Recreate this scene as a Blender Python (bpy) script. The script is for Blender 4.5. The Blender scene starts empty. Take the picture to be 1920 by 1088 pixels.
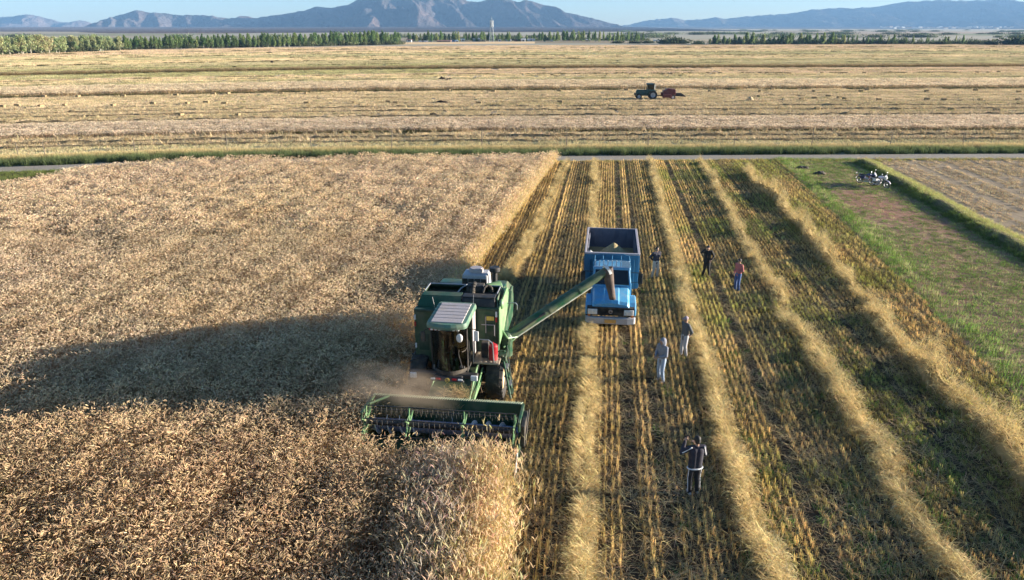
import bpy, bmesh, math, random
import numpy as np
from mathutils import Vector, Matrix, noise
R = math.radians
random.seed(7); rng = np.random.default_rng(7)
sc = bpy.context.scene; col = sc.collection

HAZE = 7.5e-5
# ---------------- camera, sky, sun, exposure ----------------
F, TH, H = 1370.0, R(19.8), 12.3
cam_d = bpy.data.cameras.new('camera'); cam = bpy.data.objects.new('camera', cam_d); col.objects.link(cam)
cam.location = (0, 0, H); cam.rotation_euler = (R(90)-TH, 0, 0)
cam_d.sensor_width = 36; cam_d.lens = F/1920*36; cam_d.clip_end = 40000; cam_d.clip_start = .5
sc.camera = cam
SUN_EL, SUN_AZ = R(9.6), R(85)          # azimuth clockwise from +Y
w = bpy.data.worlds.new('World'); sc.world = w; w.use_nodes = True
nt = w.node_tree; nt.nodes.clear()
sky = nt.nodes.new('ShaderNodeTexSky'); sky.sky_type = 'NISHITA'; sky.sun_disc = False
sky.sun_elevation = SUN_EL; sky.sun_rotation = SUN_AZ; sky.altitude = 900; sky.air_density = 1.0; sky.dust_density = .5; sky.ozone_density = 3.6
bg = nt.nodes.new('ShaderNodeBackground'); bg.inputs[1].default_value = .058
wo = nt.nodes.new('ShaderNodeOutputWorld'); nt.links.new(sky.outputs[0], bg.inputs[0]); nt.links.new(bg.outputs[0], wo.inputs[0])
sd = bpy.data.lights.new('sun', 'SUN'); sd.energy = 5.0; sd.angle = R(.5); sd.color = (1, .905, .77)
so = bpy.data.objects.new('sun', sd); col.objects.link(so)
sv = Vector((math.sin(SUN_AZ)*math.cos(SUN_EL), math.cos(SUN_AZ)*math.cos(SUN_EL), math.sin(SUN_EL)))
so.rotation_euler = sv.to_track_quat('Z', 'Y').to_euler(); so.location = (60, 20, 60)
sc.view_settings.view_transform = 'Standard'; sc.view_settings.look = 'None'; sc.view_settings.gamma = 1
sc.view_settings.exposure = 2.0
sc.render.engine = 'CYCLES'
sc.cycles.max_bounces = 5; sc.cycles.diffuse_bounces = 2; sc.cycles.glossy_bounces = 2; sc.cycles.transparent_max_bounces = 8
sc.cycles.volume_bounces = 0; sc.cycles.use_denoising = True
sc.cycles.volume_step_rate = 1.0

# ---------------- small helpers ----------------
def P(px, py, z=0.0):
    """ground point seen at a pixel of the 1920-wide photograph"""
    a = (px-960)/F; b = (py-544)/F
    t = (z-H)/(-math.sin(TH)-b*math.cos(TH))
    return (a*t, (math.cos(TH)-b*math.sin(TH))*t)
def PD(px, py, D):
    a = (px-960)/F; b = (py-544)/F
    t = D/(math.cos(TH)-b*math.sin(TH))
    return (a*t, H+(-math.sin(TH)-b*math.cos(TH))*t)
ROW = R(7.24); CU, SU = math.cos(ROW), math.sin(ROW)

def tag(o, label=None, cat=None, group=None, kind=None):
    if label: o['label'] = label
    if cat: o['category'] = cat
    if group: o['group'] = group
    if kind: o['kind'] = kind
    return o
def thing(name, label, cat, loc=(0, 0, 0), rz=0, group=None):
    o = bpy.data.objects.new(name, None); col.objects.link(o); o.empty_display_size = .2
    o.location = loc; o.rotation_euler = (0, 0, rz)
    return tag(o, label, cat, group)
def link(name, me, m=None, parent=None):
    o = bpy.data.objects.new(name, me); col.objects.link(o)
    if m is not None: me.materials.append(m)
    if parent: o.parent = parent
    return o
def obj(name, bm, m, parent=None, bevel=0, smooth=False, loc=None):
    bmesh.ops.recalc_face_normals(bm, faces=bm.faces)
    me = bpy.data.meshes.new(name); bm.to_mesh(me); bm.free()
    if smooth:
        me.polygons.foreach_set('use_smooth', [True]*len(me.polygons))
    o = link(name, me, m, parent)
    if bevel:
        b = o.modifiers.new('b', 'BEVEL'); b.width = bevel; b.segments = 2; b.limit_method = 'ANGLE'; b.angle_limit = R(35)
    if loc: o.location = loc
    return o
def copy_tree(o, parent=None):
    c = o.copy(); col.objects.link(c)
    if parent: c.parent = parent
    for ch in list(o.children): copy_tree(ch, c)
    return c
def B(): return bmesh.new()
def box(bm, x0, x1, y0, y1, z0, z1, top=None, M=None):
    """axis box; top=(dx0,dx1,dy0,dy1) shifts of the upper face"""
    t = top or (0, 0, 0, 0)
    c = [(x0, y0, z0), (x1, y0, z0), (x1, y1, z0), (x0, y1, z0),
         (x0+t[0], y0+t[2], z1), (x1+t[1], y0+t[2], z1), (x1+t[1], y1+t[3], z1), (x0+t[0], y1+t[3], z1)]
    vs = [bm.verts.new(M @ Vector(p) if M else p) for p in c]
    for f in ((3, 2, 1, 0), (4, 5, 6, 7), (0, 1, 5, 4), (1, 2, 6, 5), (2, 3, 7, 6), (3, 0, 4, 7)):
        bm.faces.new([vs[i] for i in f])
def frame_of(d):
    d = d.normalized(); a = Vector((0, 0, 1)) if abs(d.z) < .9 else Vector((1, 0, 0))
    u = d.cross(a).normalized(); return u, d.cross(u).normalized()
def cyl(bm, p0, p1, r0, r1=None, n=12, caps=True):
    p0, p1 = Vector(p0), Vector(p1); r1 = r0 if r1 is None else r1
    u, v = frame_of(p1-p0)
    a = [bm.verts.new(p0+(u*math.cos(2*math.pi*i/n)+v*math.sin(2*math.pi*i/n))*r0) for i in range(n)]
    b = [bm.verts.new(p1+(u*math.cos(2*math.pi*i/n)+v*math.sin(2*math.pi*i/n))*r1) for i in range(n)]
    for i in range(n): bm.faces.new((a[i], a[(i+1) % n], b[(i+1) % n], b[i]))
    if caps: bm.faces.new(a[::-1]); bm.faces.new(b)
def tube(bm, pts, r, n=6):
    for a, b in zip(pts[:-1], pts[1:]): cyl(bm, a, b, r, n=n)
def prism(bm, pts, axis, a, b):
    """2D polygon pushed along an axis; pts are (y,z) for x, (x,z) for y, (x,y) for z"""
    def mk(p, t): return {'x': (t, p[0], p[1]), 'y': (p[0], t, p[1]), 'z': (p[0], p[1], t)}[axis]
    A = [bm.verts.new(mk(p, a)) for p in pts]; Bv = [bm.verts.new(mk(p, b)) for p in pts]
    n = len(pts); bm.faces.new(A); bm.faces.new(Bv[::-1])
    for i in range(n): bm.faces.new((A[i], A[(i+1) % n], Bv[(i+1) % n], Bv[i]))
def revolve(bm, prof, axis_p, n=24, ax='x'):
    """prof = (radius, along) closed profile turned about an axis through axis_p"""
    rings = []
    for i in range(n):
        a = 2*math.pi*i/n; c, s = math.cos(a), math.sin(a); ring = []
        for r, t in prof:
            v = (t, r*c, r*s) if ax == 'x' else ((r*c, t, r*s) if ax == 'y' else (r*c, r*s, t))
            ring.append(bm.verts.new(Vector(v)+Vector(axis_p)))
        rings.append(ring)
    m = len(prof)
    for i in range(n):
        A, C = rings[i], rings[(i+1) % n]
        for j in range(m): bm.faces.new((A[j], A[(j+1) % m], C[(j+1) % m], C[j]))
def ball(bm, c, r, n=10):
    m = Matrix.Translation(Vector(c)) @ Matrix.Diagonal((*(r if hasattr(r, '__len__') else (r, r, r)), 1))
    bmesh.ops.create_uvsphere(bm, u_segments=n+4, v_segments=n, radius=1, matrix=m)

# ---------------- materials ----------------
class NT:
    def __init__(s, m): s.t = m.node_tree; s.t.nodes.clear()
    def n(s, ty, **kw):
        x = s.t.nodes.new(ty)
        for k, v in kw.items(): setattr(x, k, v)
        return x
    def l(s, a, b): s.t.links.new(a, b)
def newmat(name):
    m = bpy.data.materials.new(name); m.use_nodes = True; return m, NT(m)
def mixc(N, fac, a, b, mode='MIX'):
    x = N.n('ShaderNodeMix', data_type='RGBA', blend_type=mode)
    for i, v in ((0, fac), (6, a), (7, b)):
        if hasattr(v, 'links'): N.l(v, x.inputs[i])
        elif i == 0: x.inputs[0].default_value = v
        else: x.inputs[i].default_value = (*v[:3], 1)
    return x.outputs[2]
def noisef(N, scale, detail=4, vec=None, lo=.35, hi=.65, rough=.55):
    t = N.n('ShaderNodeTexNoise'); t.inputs['Scale'].default_value = scale; t.inputs['Detail'].default_value = detail; t.inputs['Roughness'].default_value = rough
    if vec is not None: N.l(vec, t.inputs['Vector'])
    r = N.n('ShaderNodeMapRange'); r.inputs[1].default_value = lo; r.inputs[2].default_value = hi
    N.l(t.outputs[0], r.inputs[0]); return r.outputs[0]
def wpos(N, sx=1, sy=1, sz=1, rot=0):
    g = N.n('ShaderNodeNewGeometry'); m = N.n('ShaderNodeMapping'); m.inputs['Rotation'].default_value = (0, 0, rot); m.inputs['Scale'].default_value = (sx, sy, sz)
    N.l(g.outputs['Position'], m.inputs[0]); return m.outputs[0]
def paint(name, c, rough=.45, metal=0, dust=.25, dcol=(.30, .23, .15), spec=.5, scale=3.0, bump=.0):
    m, N = newmat(name)
    p = N.n('ShaderNodeBsdfPrincipled'); o = N.n('ShaderNodeOutputMaterial')
    tc = N.n('ShaderNodeTexCoord')
    f1 = noisef(N, scale, 6, tc.outputs['Object'], .42, .72); f2 = noisef(N, scale*7, 3, tc.outputs['Object'], .3, .7)
    c1 = mixc(N, f2, [x*.82 for x in c], [min(1, x*1.12) for x in c])
    mm = N.n('ShaderNodeMath', operation='MULTIPLY'); N.l(f1, mm.inputs[0]); mm.inputs[1].default_value = dust
    c2 = mixc(N, mm.outputs[0], c1, dcol)
    N.l(c2, p.inputs['Base Color']); p.inputs['Metallic'].default_value = metal; p.inputs['Specular IOR Level'].default_value = spec
    rr = N.n('ShaderNodeMapRange'); N.l(f1, rr.inputs[0]); rr.inputs[3].default_value = rough; rr.inputs[4].default_value = min(1, rough+.3); N.l(rr.outputs[0], p.inputs['Roughness'])
    if bump:
        b = N.n('ShaderNodeBump'); b.inputs['Strength'].default_value = bump; N.l(f2, b.inputs['Height']); N.l(b.outputs[0], p.inputs['Normal'])
    N.l(p.outputs[0], o.inputs[0]); return m
def plantmat(name, var=.35, transl=.3, patch=(.9, .8, .7), pscale=.25, pfac=.5, fine=True):
    """colour = per-blade attribute x per-instance tint x random x broad patches in the field"""
    m, N = newmat(name)
    a = N.n('ShaderNodeAttribute', attribute_name='Col')
    ti = N.n('ShaderNodeAttribute', attribute_name='tint', attribute_type='INSTANCER')
    c = mixc(N, 1.0, a.outputs['Color'], ti.outputs['Color'], 'MULTIPLY')
    oi = N.n('ShaderNodeObjectInfo'); mr = N.n('ShaderNodeMapRange'); mr.inputs[3].default_value = 1-var; mr.inputs[4].default_value = 1+var; N.l(oi.outputs['Random'], mr.inputs[0])
    cr = N.n('ShaderNodeCombineColor'); [N.l(mr.outputs[0], cr.inputs[i]) for i in range(3)]
    c = mixc(N, 1.0, c, cr.outputs[0], 'MULTIPLY')
    pf = noisef(N, pscale, 4, wpos(N), .38, .66); pm = N.n('ShaderNodeMath', operation='MULTIPLY'); N.l(pf, pm.inputs[0]); pm.inputs[1].default_value = pfac
    c2 = mixc(N, 1.0, c, patch, 'MULTIPLY'); c = mixc(N, pm.outputs[0], c, c2)
    d = N.n('ShaderNodeBsdfDiffuse'); t = N.n('ShaderNodeBsdfTranslucent'); x = N.n('ShaderNodeMixShader'); x.inputs[0].default_value = transl
    o = N.n('ShaderNodeOutputMaterial'); N.l(c, d.inputs[0]); N.l(c, t.inputs[0]); N.l(d.outputs[0], x.inputs[1]); N.l(t.outputs[0], x.inputs[2]); N.l(x.outputs[0], o.inputs[0])
    return m
def meshmat(name, transl=.25, patch=(.8, .8, .7), pscale=.5, pfac=.4, rndv=0.0, tints=None):
    """same without instancer tint, for ordinary meshes"""
    m, N = newmat(name)
    a = N.n('ShaderNodeAttribute', attribute_name='Col'); c = a.outputs['Color']
    if rndv:
        oi = N.n('ShaderNodeObjectInfo')
        c = mixc(N, oi.outputs['Random'], mixc(N, 1.0, c, tints[0], 'MULTIPLY'), mixc(N, 1.0, c, tints[1], 'MULTIPLY'))
    pf = noisef(N, pscale, 4, wpos(N), .38, .66); pm = N.n('ShaderNodeMath', operation='MULTIPLY'); N.l(pf, pm.inputs[0]); pm.inputs[1].default_value = pfac
    c = mixc(N, pm.outputs[0], c, mixc(N, 1.0, c, patch, 'MULTIPLY'))
    d = N.n('ShaderNodeBsdfDiffuse'); t = N.n('ShaderNodeBsdfTranslucent'); x = N.n('ShaderNodeMixShader'); x.inputs[0].default_value = transl
    o = N.n('ShaderNodeOutputMaterial'); N.l(c, d.inputs[0]); N.l(c, t.inputs[0]); N.l(d.outputs[0], x.inputs[1]); N.l(t.outputs[0], x.inputs[2]); N.l(x.outputs[0], o.inputs[0])
    return m
def soil(name, ca, cb, cc, scale=2.0, stretch=(1, 1), rot=0, bump=.6, fine=30):
    m, N = newmat(name)
    v = wpos(N, stretch[0], stretch[1], 1, rot)
    f1 = noisef(N, scale*.25, 5, v, .35, .65); f2 = noisef(N, scale*2, 6, v, .35, .65); f3 = noisef(N, fine, 3, wpos(N), .3, .7)
    c = mixc(N, f1, ca, cb); fm = N.n('ShaderNodeMath', operation='MULTIPLY'); N.l(f2, fm.inputs[0]); fm.inputs[1].default_value = .6
    c = mixc(N, fm.outputs[0], c, cc); c = mixc(N, f3, mixc(N, 1, c, (.75, .75, .75), 'MULTIPLY'), c)
    p = N.n('ShaderNodeBsdfPrincipled'); p.inputs['Roughness'].default_value = .95; p.inputs['Specular IOR Level'].default_value = .15
    b = N.n('ShaderNodeBump'); b.inputs['Strength'].default_value = bump; b.inputs['Distance'].default_value = .058
    ad = N.n('ShaderNodeMath', operation='ADD'); N.l(f2, ad.inputs[0]); N.l(f3, ad.inputs[1]); N.l(ad.outputs[0], b.inputs['Height'])
    N.l(c, p.inputs['Base Color']); N.l(b.outputs[0], p.inputs['Normal'])
    o = N.n('ShaderNodeOutputMaterial'); N.l(p.outputs[0], o.inputs[0]); return m

# ---------------- numpy blade builder ----------------
def npmesh(name, V, Fq, C=None):
    me = bpy.data.meshes.new(name); nv, nf = len(V), len(Fq); k = Fq.shape[1]
    me.vertices.add(nv); me.vertices.foreach_set('co', V.astype(np.float32).ravel())
    me.loops.add(nf*k); me.loops.foreach_set('vertex_index', Fq.astype(np.int32).ravel())
    me.polygons.add(nf); me.polygons.foreach_set('loop_start', np.arange(0, nf*k, k, dtype=np.int32)); me.polygons.foreach_set('loop_total', np.full(nf, k, dtype=np.int32))
    if C is not None:
        at = me.color_attributes.new('Col', 'FLOAT_COLOR', 'POINT')
        at.data.foreach_set('color', np.c_[C, np.ones(nv)].astype(np.float32).ravel())
    me.update(); me.validate(); return me
class Blades:
    def __init__(s): s.V = []; s.F = []; s.C = []; s.n = 0
    def add(s, p, az, lean, curl, L, wd, colr, segs=3, prof=None, vert=0.0, tipc=None):
        """arrays of N: root p, azimuth, lean from vertical, added lean to the tip, length, width, colour"""
        N = len(p); az, lean, curl, L, wd = [np.broadcast_to(np.asarray(a, float), (N,)) for a in (az, lean, curl, L, wd)]
        colr = np.broadcast_to(np.asarray(colr, float), (N, 3)); prof = prof or [1-.75*i/segs for i in range(segs+1)]
        q = p.astype(float).copy(); side = np.c_[-np.sin(az), np.cos(az), np.zeros(N)]
        if vert: side = side*math.cos(vert)
        rows = []
        for i in range(segs+1):
            ang = lean+curl*(i/segs)
            d = np.c_[np.cos(az)*np.sin(ang), np.sin(az)*np.sin(ang), np.cos(ang)]
            sd = side.copy()
            if vert:
                up = np.c_[-np.cos(az)*np.cos(ang), -np.sin(az)*np.cos(ang), np.sin(ang)]; sd = side+up*math.sin(vert)
            hw = (wd*prof[i]/2)[:, None]
            rows += [q-sd*hw, q+sd*hw]
            q = q+d*(L/segs)[:, None]
        V = np.stack(rows, 1).reshape(-1, 3); k = 2*(segs+1)
        base = (np.arange(N)*k)[:, None]
        for i in range(segs): s.F.append(base+np.array([[2*i, 2*i+1, 2*i+3, 2*i+2]])+s.n)
        cc = np.repeat(colr, k, 0)
        if tipc is not None:
            tf = np.tile(np.repeat(np.arange(segs+1)/segs, 2), N)[:, None]; cc = cc*(1-tf)+np.asarray(tipc)*tf
        s.V.append(V); s.C.append(cc); s.n += len(V); return q
    def solid(s, V, Fq, C):
        s.V.append(V); s.F.append(np.asarray(Fq)+s.n); s.C.append(np.broadcast_to(C, V.shape)); s.n += len(V)
    def mesh(s, name): return npmesh(name, np.concatenate(s.V), np.concatenate(s.F), np.concatenate(s.C))

def scatter(name, pts, protos, m, sc_xyz, rz=None, tint=None, idx=None, label='', cat='', tilt=None):
    """one uncountable mass: points carrying instances of a few small clumps"""
    N = len(pts); me = bpy.data.meshes.new(name); me.vertices.add(N); me.vertices.foreach_set('co', np.asarray(pts, np.float32).ravel())
    rot = np.zeros((N, 3)); rot[:, 2] = rng.uniform(0, 2*math.pi, N) if rz is None else rz
    if tilt is not None: rot[:, 0] = rng.normal(0, tilt, N); rot[:, 1] = rng.normal(0, tilt, N)
    s3 = np.broadcast_to(np.asarray(sc_xyz, float).reshape(N, -1) if np.ndim(sc_xyz) else np.full((N, 1), sc_xyz), (N, 3))
    for nm, ty, arr in (('rot', 'FLOAT_VECTOR', rot), ('scl', 'FLOAT_VECTOR', s3)):
        at = me.attributes.new(nm, ty, 'POINT'); at.data.foreach_set('vector', np.ascontiguousarray(arr, dtype=np.float32).ravel())
    at = me.attributes.new('idx', 'INT', 'POINT'); at.data.foreach_set('value', (rng.integers(0, len(protos), N) if idx is None else idx).astype(np.int32))
    tc = np.ones((N, 4)); tc[:, :3] = 1.0 if tint is None else tint
    at = me.attributes.new('tint', 'FLOAT_COLOR', 'POINT'); at.data.foreach_set('color', tc.astype(np.float32).ravel())
    o = bpy.data.objects.new(name, me); col.objects.link(o)
    pc = bpy.data.collections.new(name+'_clumps')
    for i, pm in enumerate(protos):
        if not pm.materials: pm.materials.append(m)
        po = bpy.data.objects.new('%s_clump_%02d' % (name, i), pm); pc.objects.link(po)
    g = bpy.data.node_groups.new(name+'_scatter', 'GeometryNodeTree')
    g.interface.new_socket('Geometry', in_out='INPUT', socket_type='NodeSocketGeometry'); g.interface.new_socket('Geometry', in_out='OUTPUT', socket_type='NodeSocketGeometry')
    n = g.nodes; gi = n.new('NodeGroupInput'); go = n.new('NodeGroupOutput'); ip = n.new('GeometryNodeInstanceOnPoints'); ci = n.new('GeometryNodeCollectionInfo')
    ci.inputs[0].default_value = pc; ci.inputs['Separate Children'].default_value = True; ci.inputs['Reset Children'].default_value = True
    ip.inputs['Pick Instance'].default_value = True
    def at_(nm, ty):
        x = n.new('GeometryNodeInputNamedAttribute'); x.data_type = ty; x.inputs[0].default_value = nm; return x.outputs[0]
    L = g.links.new
    L(gi.outputs[0], ip.inputs['Points']); L(ci.outputs[0], ip.inputs['Instance']); L(at_('idx', 'INT'), ip.inputs['Instance Index'])
    L(at_('rot', 'FLOAT_VECTOR'), ip.inputs['Rotation']); L(at_('scl', 'FLOAT_VECTOR'), ip.inputs['Scale']); L(ip.outputs[0], go.inputs[0])
    md = o.modifiers.new('scatter', 'NODES'); md.node_group = g
    return tag(o, label, cat, kind='stuff')

def inpoly(x, y, poly):
    r = np.zeros(len(x), bool); n = len(poly)
    for i in range(n):
        x0, y0 = poly[i]; x1, y1 = poly[(i+1) % n]
        if y0 == y1: continue
        c = ((y0 > y) != (y1 > y)) & (x < (x1-x0)*(y-y0)/(y1-y0)+x0); r ^= c
    return r
def vnoise(x, y, s, seed=0, oct=3):
    """cheap smooth value noise 0..1 in numpy"""
    out = np.zeros(len(x)); amp = 1; tot = 0
    for o_ in range(oct):
        g = np.random.default_rng(seed*31+o_).random((128, 128)); u = x*s % 128; v = y*s % 128
        i = np.floor(u).astype(int) % 128; j = np.floor(v).astype(int) % 128; fu = u-np.floor(u); fv = v-np.floor(v); fu = fu*fu*(3-2*fu); fv = fv*fv*(3-2*fv)
        a = g[i, j]; b = g[(i+1) % 128, j]; c = g[i, (j+1) % 128]; d = g[(i+1) % 128, (j+1) % 128]
        out += amp*((a*(1-fu)+b*fu)*(1-fv)+(c*(1-fu)+d*fu)*fv); tot += amp; amp *= .5; s *= 2
    return out/tot
def grid(x0, x1, y0, y1, sp, jit=.5):
    gx, gy = np.meshgrid(np.arange(x0, x1, sp), np.arange(y0, y1, sp)); gx = gx.ravel(); gy = gy.ravel()
    return gx+rng.uniform(-jit, jit, len(gx))*sp, gy+rng.uniform(-jit, jit, len(gy))*sp
def inview(x, y, m=3.0):
    """a generous wedge in front of the camera"""
    depth = y*math.cos(TH)+H*math.sin(TH); return np.abs(x) < depth*(960/F)*1.06+m
def sheet(name, poly, z, m, label=None, cat=None, kind='structure'):
    bm = B(); bm.faces.new([bm.verts.new((x, y, z)) for x, y in poly]); o = obj(name, bm, m)
    return tag(o, label, cat, kind=kind)
def hits(x, y, cx, cy, w, l, rz=ROW):
    """inside a rotated rectangle"""
    dx, dy = x-cx, y-cy; a = dx*math.cos(rz)-dy*math.sin(rz); b = dx*math.sin(rz)+dy*math.cos(rz)
    return (np.abs(a) < w/2) & (np.abs(b) < l/2)
# ---------------- the land ----------------
BEND = lambda x: 15.0*max(0, (960-x)/960)**1.5 - 3.0*max(0, (x-960)/960)
def fline(yc, xs=(-900, -300, 0, 240, 480, 720, 960, 1200, 1440, 1920, 2300, 3000)):
    """a field line across the plain that passes pixel row yc in mid picture"""
    k = 1.0 if yc > 95 else .9
    return [P(x, yc+BEND(x)*k) if yc+BEND(x)*k > 56 else P(x, 56) for x in xs]
M_ground = soil('plain_ground', (.50, .42, .30), (.42, .40, .27), (.56, .47, .35), .02, (.25, 2.2), 0, .2, 1.2)
sheet('ground', [(-20000, -400), (20000, -400), (20000, 14000), (-20000, 14000)], -.06, M_ground, 'flat pale plain running out to the mountains', 'ground')
TINTS = {'tan': (.46, .36, .23), 'pale': (.52, .42, .27), 'green': (.32, .33, .18), 'olive': (.38, .35, .20), 'pink': (.52, .39, .28), 'straw': (.50, .38, .23)}
FM = {k: soil('field_'+k, c, [v*.86 for v in c], [min(1, v*1.14) for v in c], .12, (.3, 3), 0, .3, 3.) for k, c in TINTS.items()}
STRIPS = [(262, 'tan'), (247, 'straw'), (221, 'tan'), (200, 'tan'), (169, 'pale'), (153, 'olive'), (145, 'pale'), (139, 'pink'), (128, 'green'), (119, 'olive'), (111, 'pale'), (104, 'green'), (99, 'pale'), (94, 'pink'), (84.8, None)]
TI = 3
fb = B(); mats = list(FM.keys()); fidx = []
ln = [fline(290)]+[fline(s[0]) for s in STRIPS]; kinds = ['olive']+[s[1] for s in STRIPS[:-1]]
for i, k in enumerate(kinds):
    a, b = ln[i], ln[i+1]
    va = [fb.verts.new((x, y, -.02)) for x, y in a]; vb = [fb.verts.new((x, y, -.02)) for x, y in b]
    for j in range(len(a)-1): f = fb.faces.new((va[j], va[j+1], vb[j+1], vb[j])); f.material_index = mats.index(k)
ff = obj('far_field', fb, None); [ff.data.materials.append(FM[k]) for k in mats]
tag(ff, 'wide harvested plain in long pale and green strips beyond the dirt road', 'field', kind='structure')
SLOPE = None
def yfield(x, yc, _c={}):
    if yc not in _c: _c[yc] = np.array(fline(yc))
    l = _c[yc]; o = np.argsort(l[:, 0]); return np.interp(x, l[o, 0], l[o, 1])

M_soil = soil('stubble_soil', (.085, .06, .035), (.12, .085, .05), (.055, .042, .03), 2.5, (1, .25), ROW, .8, 40)
M_crops = soil('crop_soil', (.10, .07, .045), (.13, .09, .05), (.07, .05, .035), 2.5, (1, 1), 0, .6, 40)
M_plot = soil('plot_soil', (.40, .25, .16), (.42, .20, .13), (.29, .20, .13), 1.2, (1, .35), ROW, .8, 25)
M_brown = soil('brown_field_soil', (.44, .34, .23), (.38, .29, .18), (.31, .23, .15), 1.6, (1.6, .12), ROW, .6, 20)
M_road = soil('road_dirt', (.40, .34, .27), (.33, .28, .21), (.45, .39, .32), 2.2, (.10, 1.6), 0, .3, 12)
ROADL = [(-75, 61.5), (-55, 64.8), (-47, 66.5), (-38, 68.6), (-25, 70.6), (0, 72.4), (25, 73.3), (52, 74.0), (90, 74.4), (130, 74.5)]
ry = lambda x: np.interp(x, [p[0] for p in ROADL], [p[1] for p in ROADL])
CROP = [(-4.3, 20.9), (-2.9, 32.0), (-2.1, 38.0), (1.0, 55.0), (4.0, 69.2), (-10, 68.6), (-25, 67.2), (-32, 65.6), (-36.5, 63.2), (-38.5, 56.0), (-60, 40), (-50, 5), (-.75, 5), (-.5, 14), (-.25, 17.9), (-4.5, 18.5), (-4.6, 19.6)]
STUB = [(-4.6, 5), (-5, 19), (-3.5, 32), (3.4, 71.2), (26, 73.0), (25.2, 66), (21.0, 41), (17.7, 22.4), (16.2, 5)]
PLOT = [(16.2, 5), (17.7, 22.4), (21.0, 41), (25.2, 66), (26, 73.0), (34.0, 73.2), (33.2, 66.3), (29.7, 41), (27.0, 22), (24.5, 5)]
BROWN = [(24.5, 5), (27, 22), (29.7, 41), (33.2, 66.3), (34, 73.2), (130, 73.6), (130, 5)]
sheet('stubble_field_soil', STUB, 0.0, M_soil, 'brown soil between the harvested rows', 'soil')
sheet('crop_soil', [(-60, 5), (-.75, 5), (-.3, 18), (-4.6, 19.6), (-3.6, 32), (3.9, 71.4), (-10, 70.6), (-25, 69.6), (-36, 67.7), (-60, 60)], .012, M_crops, 'dark soil under the standing wheat', 'soil')
sheet('weedy_plot_soil', PLOT, .012, M_plot, 'reddish bare soil of the weedy plot', 'soil')
sheet('brown_field_soil', BROWN, .0, M_brown, 'brown ploughed field right of the grass bank', 'soil')
rb = B(); av = []; 
for x, y in ROADL: av.append((rb.verts.new((x, y-1.45, .02)), rb.verts.new((x, y+1.5, .02))))
for a, b in zip(av[:-1], av[1:]): rb.faces.new((a[0], b[0], b[1], a[1]))
tag(obj('road', rb, M_road), 'pale dirt road crossing between the fields', 'road', kind='structure')

# ---------------- clump prototypes ----------------
def jit(c, n, s=.18, hue=.05):
    c = np.asarray(c)[None, :]*(1+rng.normal(0, s, (n, 1))); c = c*(1+rng.normal(0, hue, (n, 3))); return np.clip(c, .01, .95)
WHEAT_EAR, WHEAT_STEM, WHEAT_LEAF = (.77, .65, .50), (.48, .36, .22), (.62, .50, .36)
def wheat(n=21, r=.2, hgt=.86, wmul=1.0, wild=0.25, earL=.11, leaf=14):
    b = Blades(); a = rng.uniform(0, 6.28, n); rr = r*np.sqrt(rng.random(n)); p = np.c_[rr*np.cos(a), rr*np.sin(a), np.zeros(n)]
    az = rng.uniform(0, 6.28, n); h = hgt*rng.uniform(.8, 1.05, n); ln_ = np.abs(rng.normal(0, wild, n))
    tip = b.add(p, az, ln_*.5, ln_, h*.95, .007*wmul, jit(WHEAT_STEM, n), 3, [1, 1, .8, .7])
    for vt in (0.0, 1.5):
        b.add(tip, az, ln_*1.5+.5, rng.uniform(.5, 1.5, n), earL*rng.uniform(.8, 1.25, n), .019*wmul, jit(WHEAT_EAR, n, .16), 3, [.5, 1, .9, .15], vert=vt)
    m = leaf; a = rng.uniform(0, 6.28, m); rr = r*np.sqrt(rng.random(m)); p = np.c_[rr*np.cos(a), rr*np.sin(a), hgt*rng.uniform(.15, .78, m)]
    b.add(p, rng.uniform(0, 6.28, m), rng.uniform(.3, 1.0, m), rng.uniform(.6, 1.7, m), rng.uniform(.14, .3, m), .014*wmul, jit(WHEAT_LEAF, m, .25, .1), 3, [.7, 1, .8, .1])
    return b.mesh('wheat_clump')
def stubble(n=20, ln_=.3, wx=.022, h=.17, wd=.009, c=(.78, .56, .26), litter=9):
    b = Blades(); p = np.c_[rng.normal(0, wx, n), rng.uniform(-ln_/2, ln_/2, n), np.zeros(n)]
    b.add(p, rng.uniform(0, 6.28, n), np.abs(rng.normal(0, .22, n)), 0, h*rng.uniform(.6, 1.2, n), wd, jit(c, n, .25, .08), 1, [1, .9])
    m = litter; p = np.c_[rng.uniform(-.09, .09, m), rng.uniform(-ln_/2, ln_/2, m), rng.uniform(.015, .06, m)]
    b.add(p, rng.uniform(0, 6.28, m), rng.uniform(1.3, 1.6, m), rng.uniform(-.1, .3, m), rng.uniform(.08, .22, m), wd*.9, jit(c, m, .3, .08)*.9, 2, [1, 1, .8])
    return b.mesh('stubble_clump')
def grass(n=60, r=.3, h=.5, wd=.012, c=(.13, .19, .05), curl=1.0, tip=None, seed_head=None, sp=.2, lean=.45):
    b = Blades(); a = rng.uniform(0, 6.28, n); rr = r*np.sqrt(rng.random(n)); p = np.c_[rr*np.cos(a), rr*np.sin(a), np.zeros(n)]
    cc = jit(c, n, sp, .1)
    t = b.add(p, rng.uniform(0, 6.28, n), np.abs(rng.normal(0, lean, n)), rng.uniform(0, curl, n), h*rng.uniform(.5, 1.1, n), wd, cc, 3, None, tipc=tip)
    if seed_head is not None:
        k = n//2; cc = jit(seed_head, k, .2, .08)
        for vt in (0, 1.5): b.add(t[:k], rng.uniform(0, 6.28, k), rng.uniform(.1, .7, k), .6, h*.22, wd*2.6, cc, 2, [.6, 1, .15], vert=vt)
    return b.mesh('grass_clump')
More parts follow.
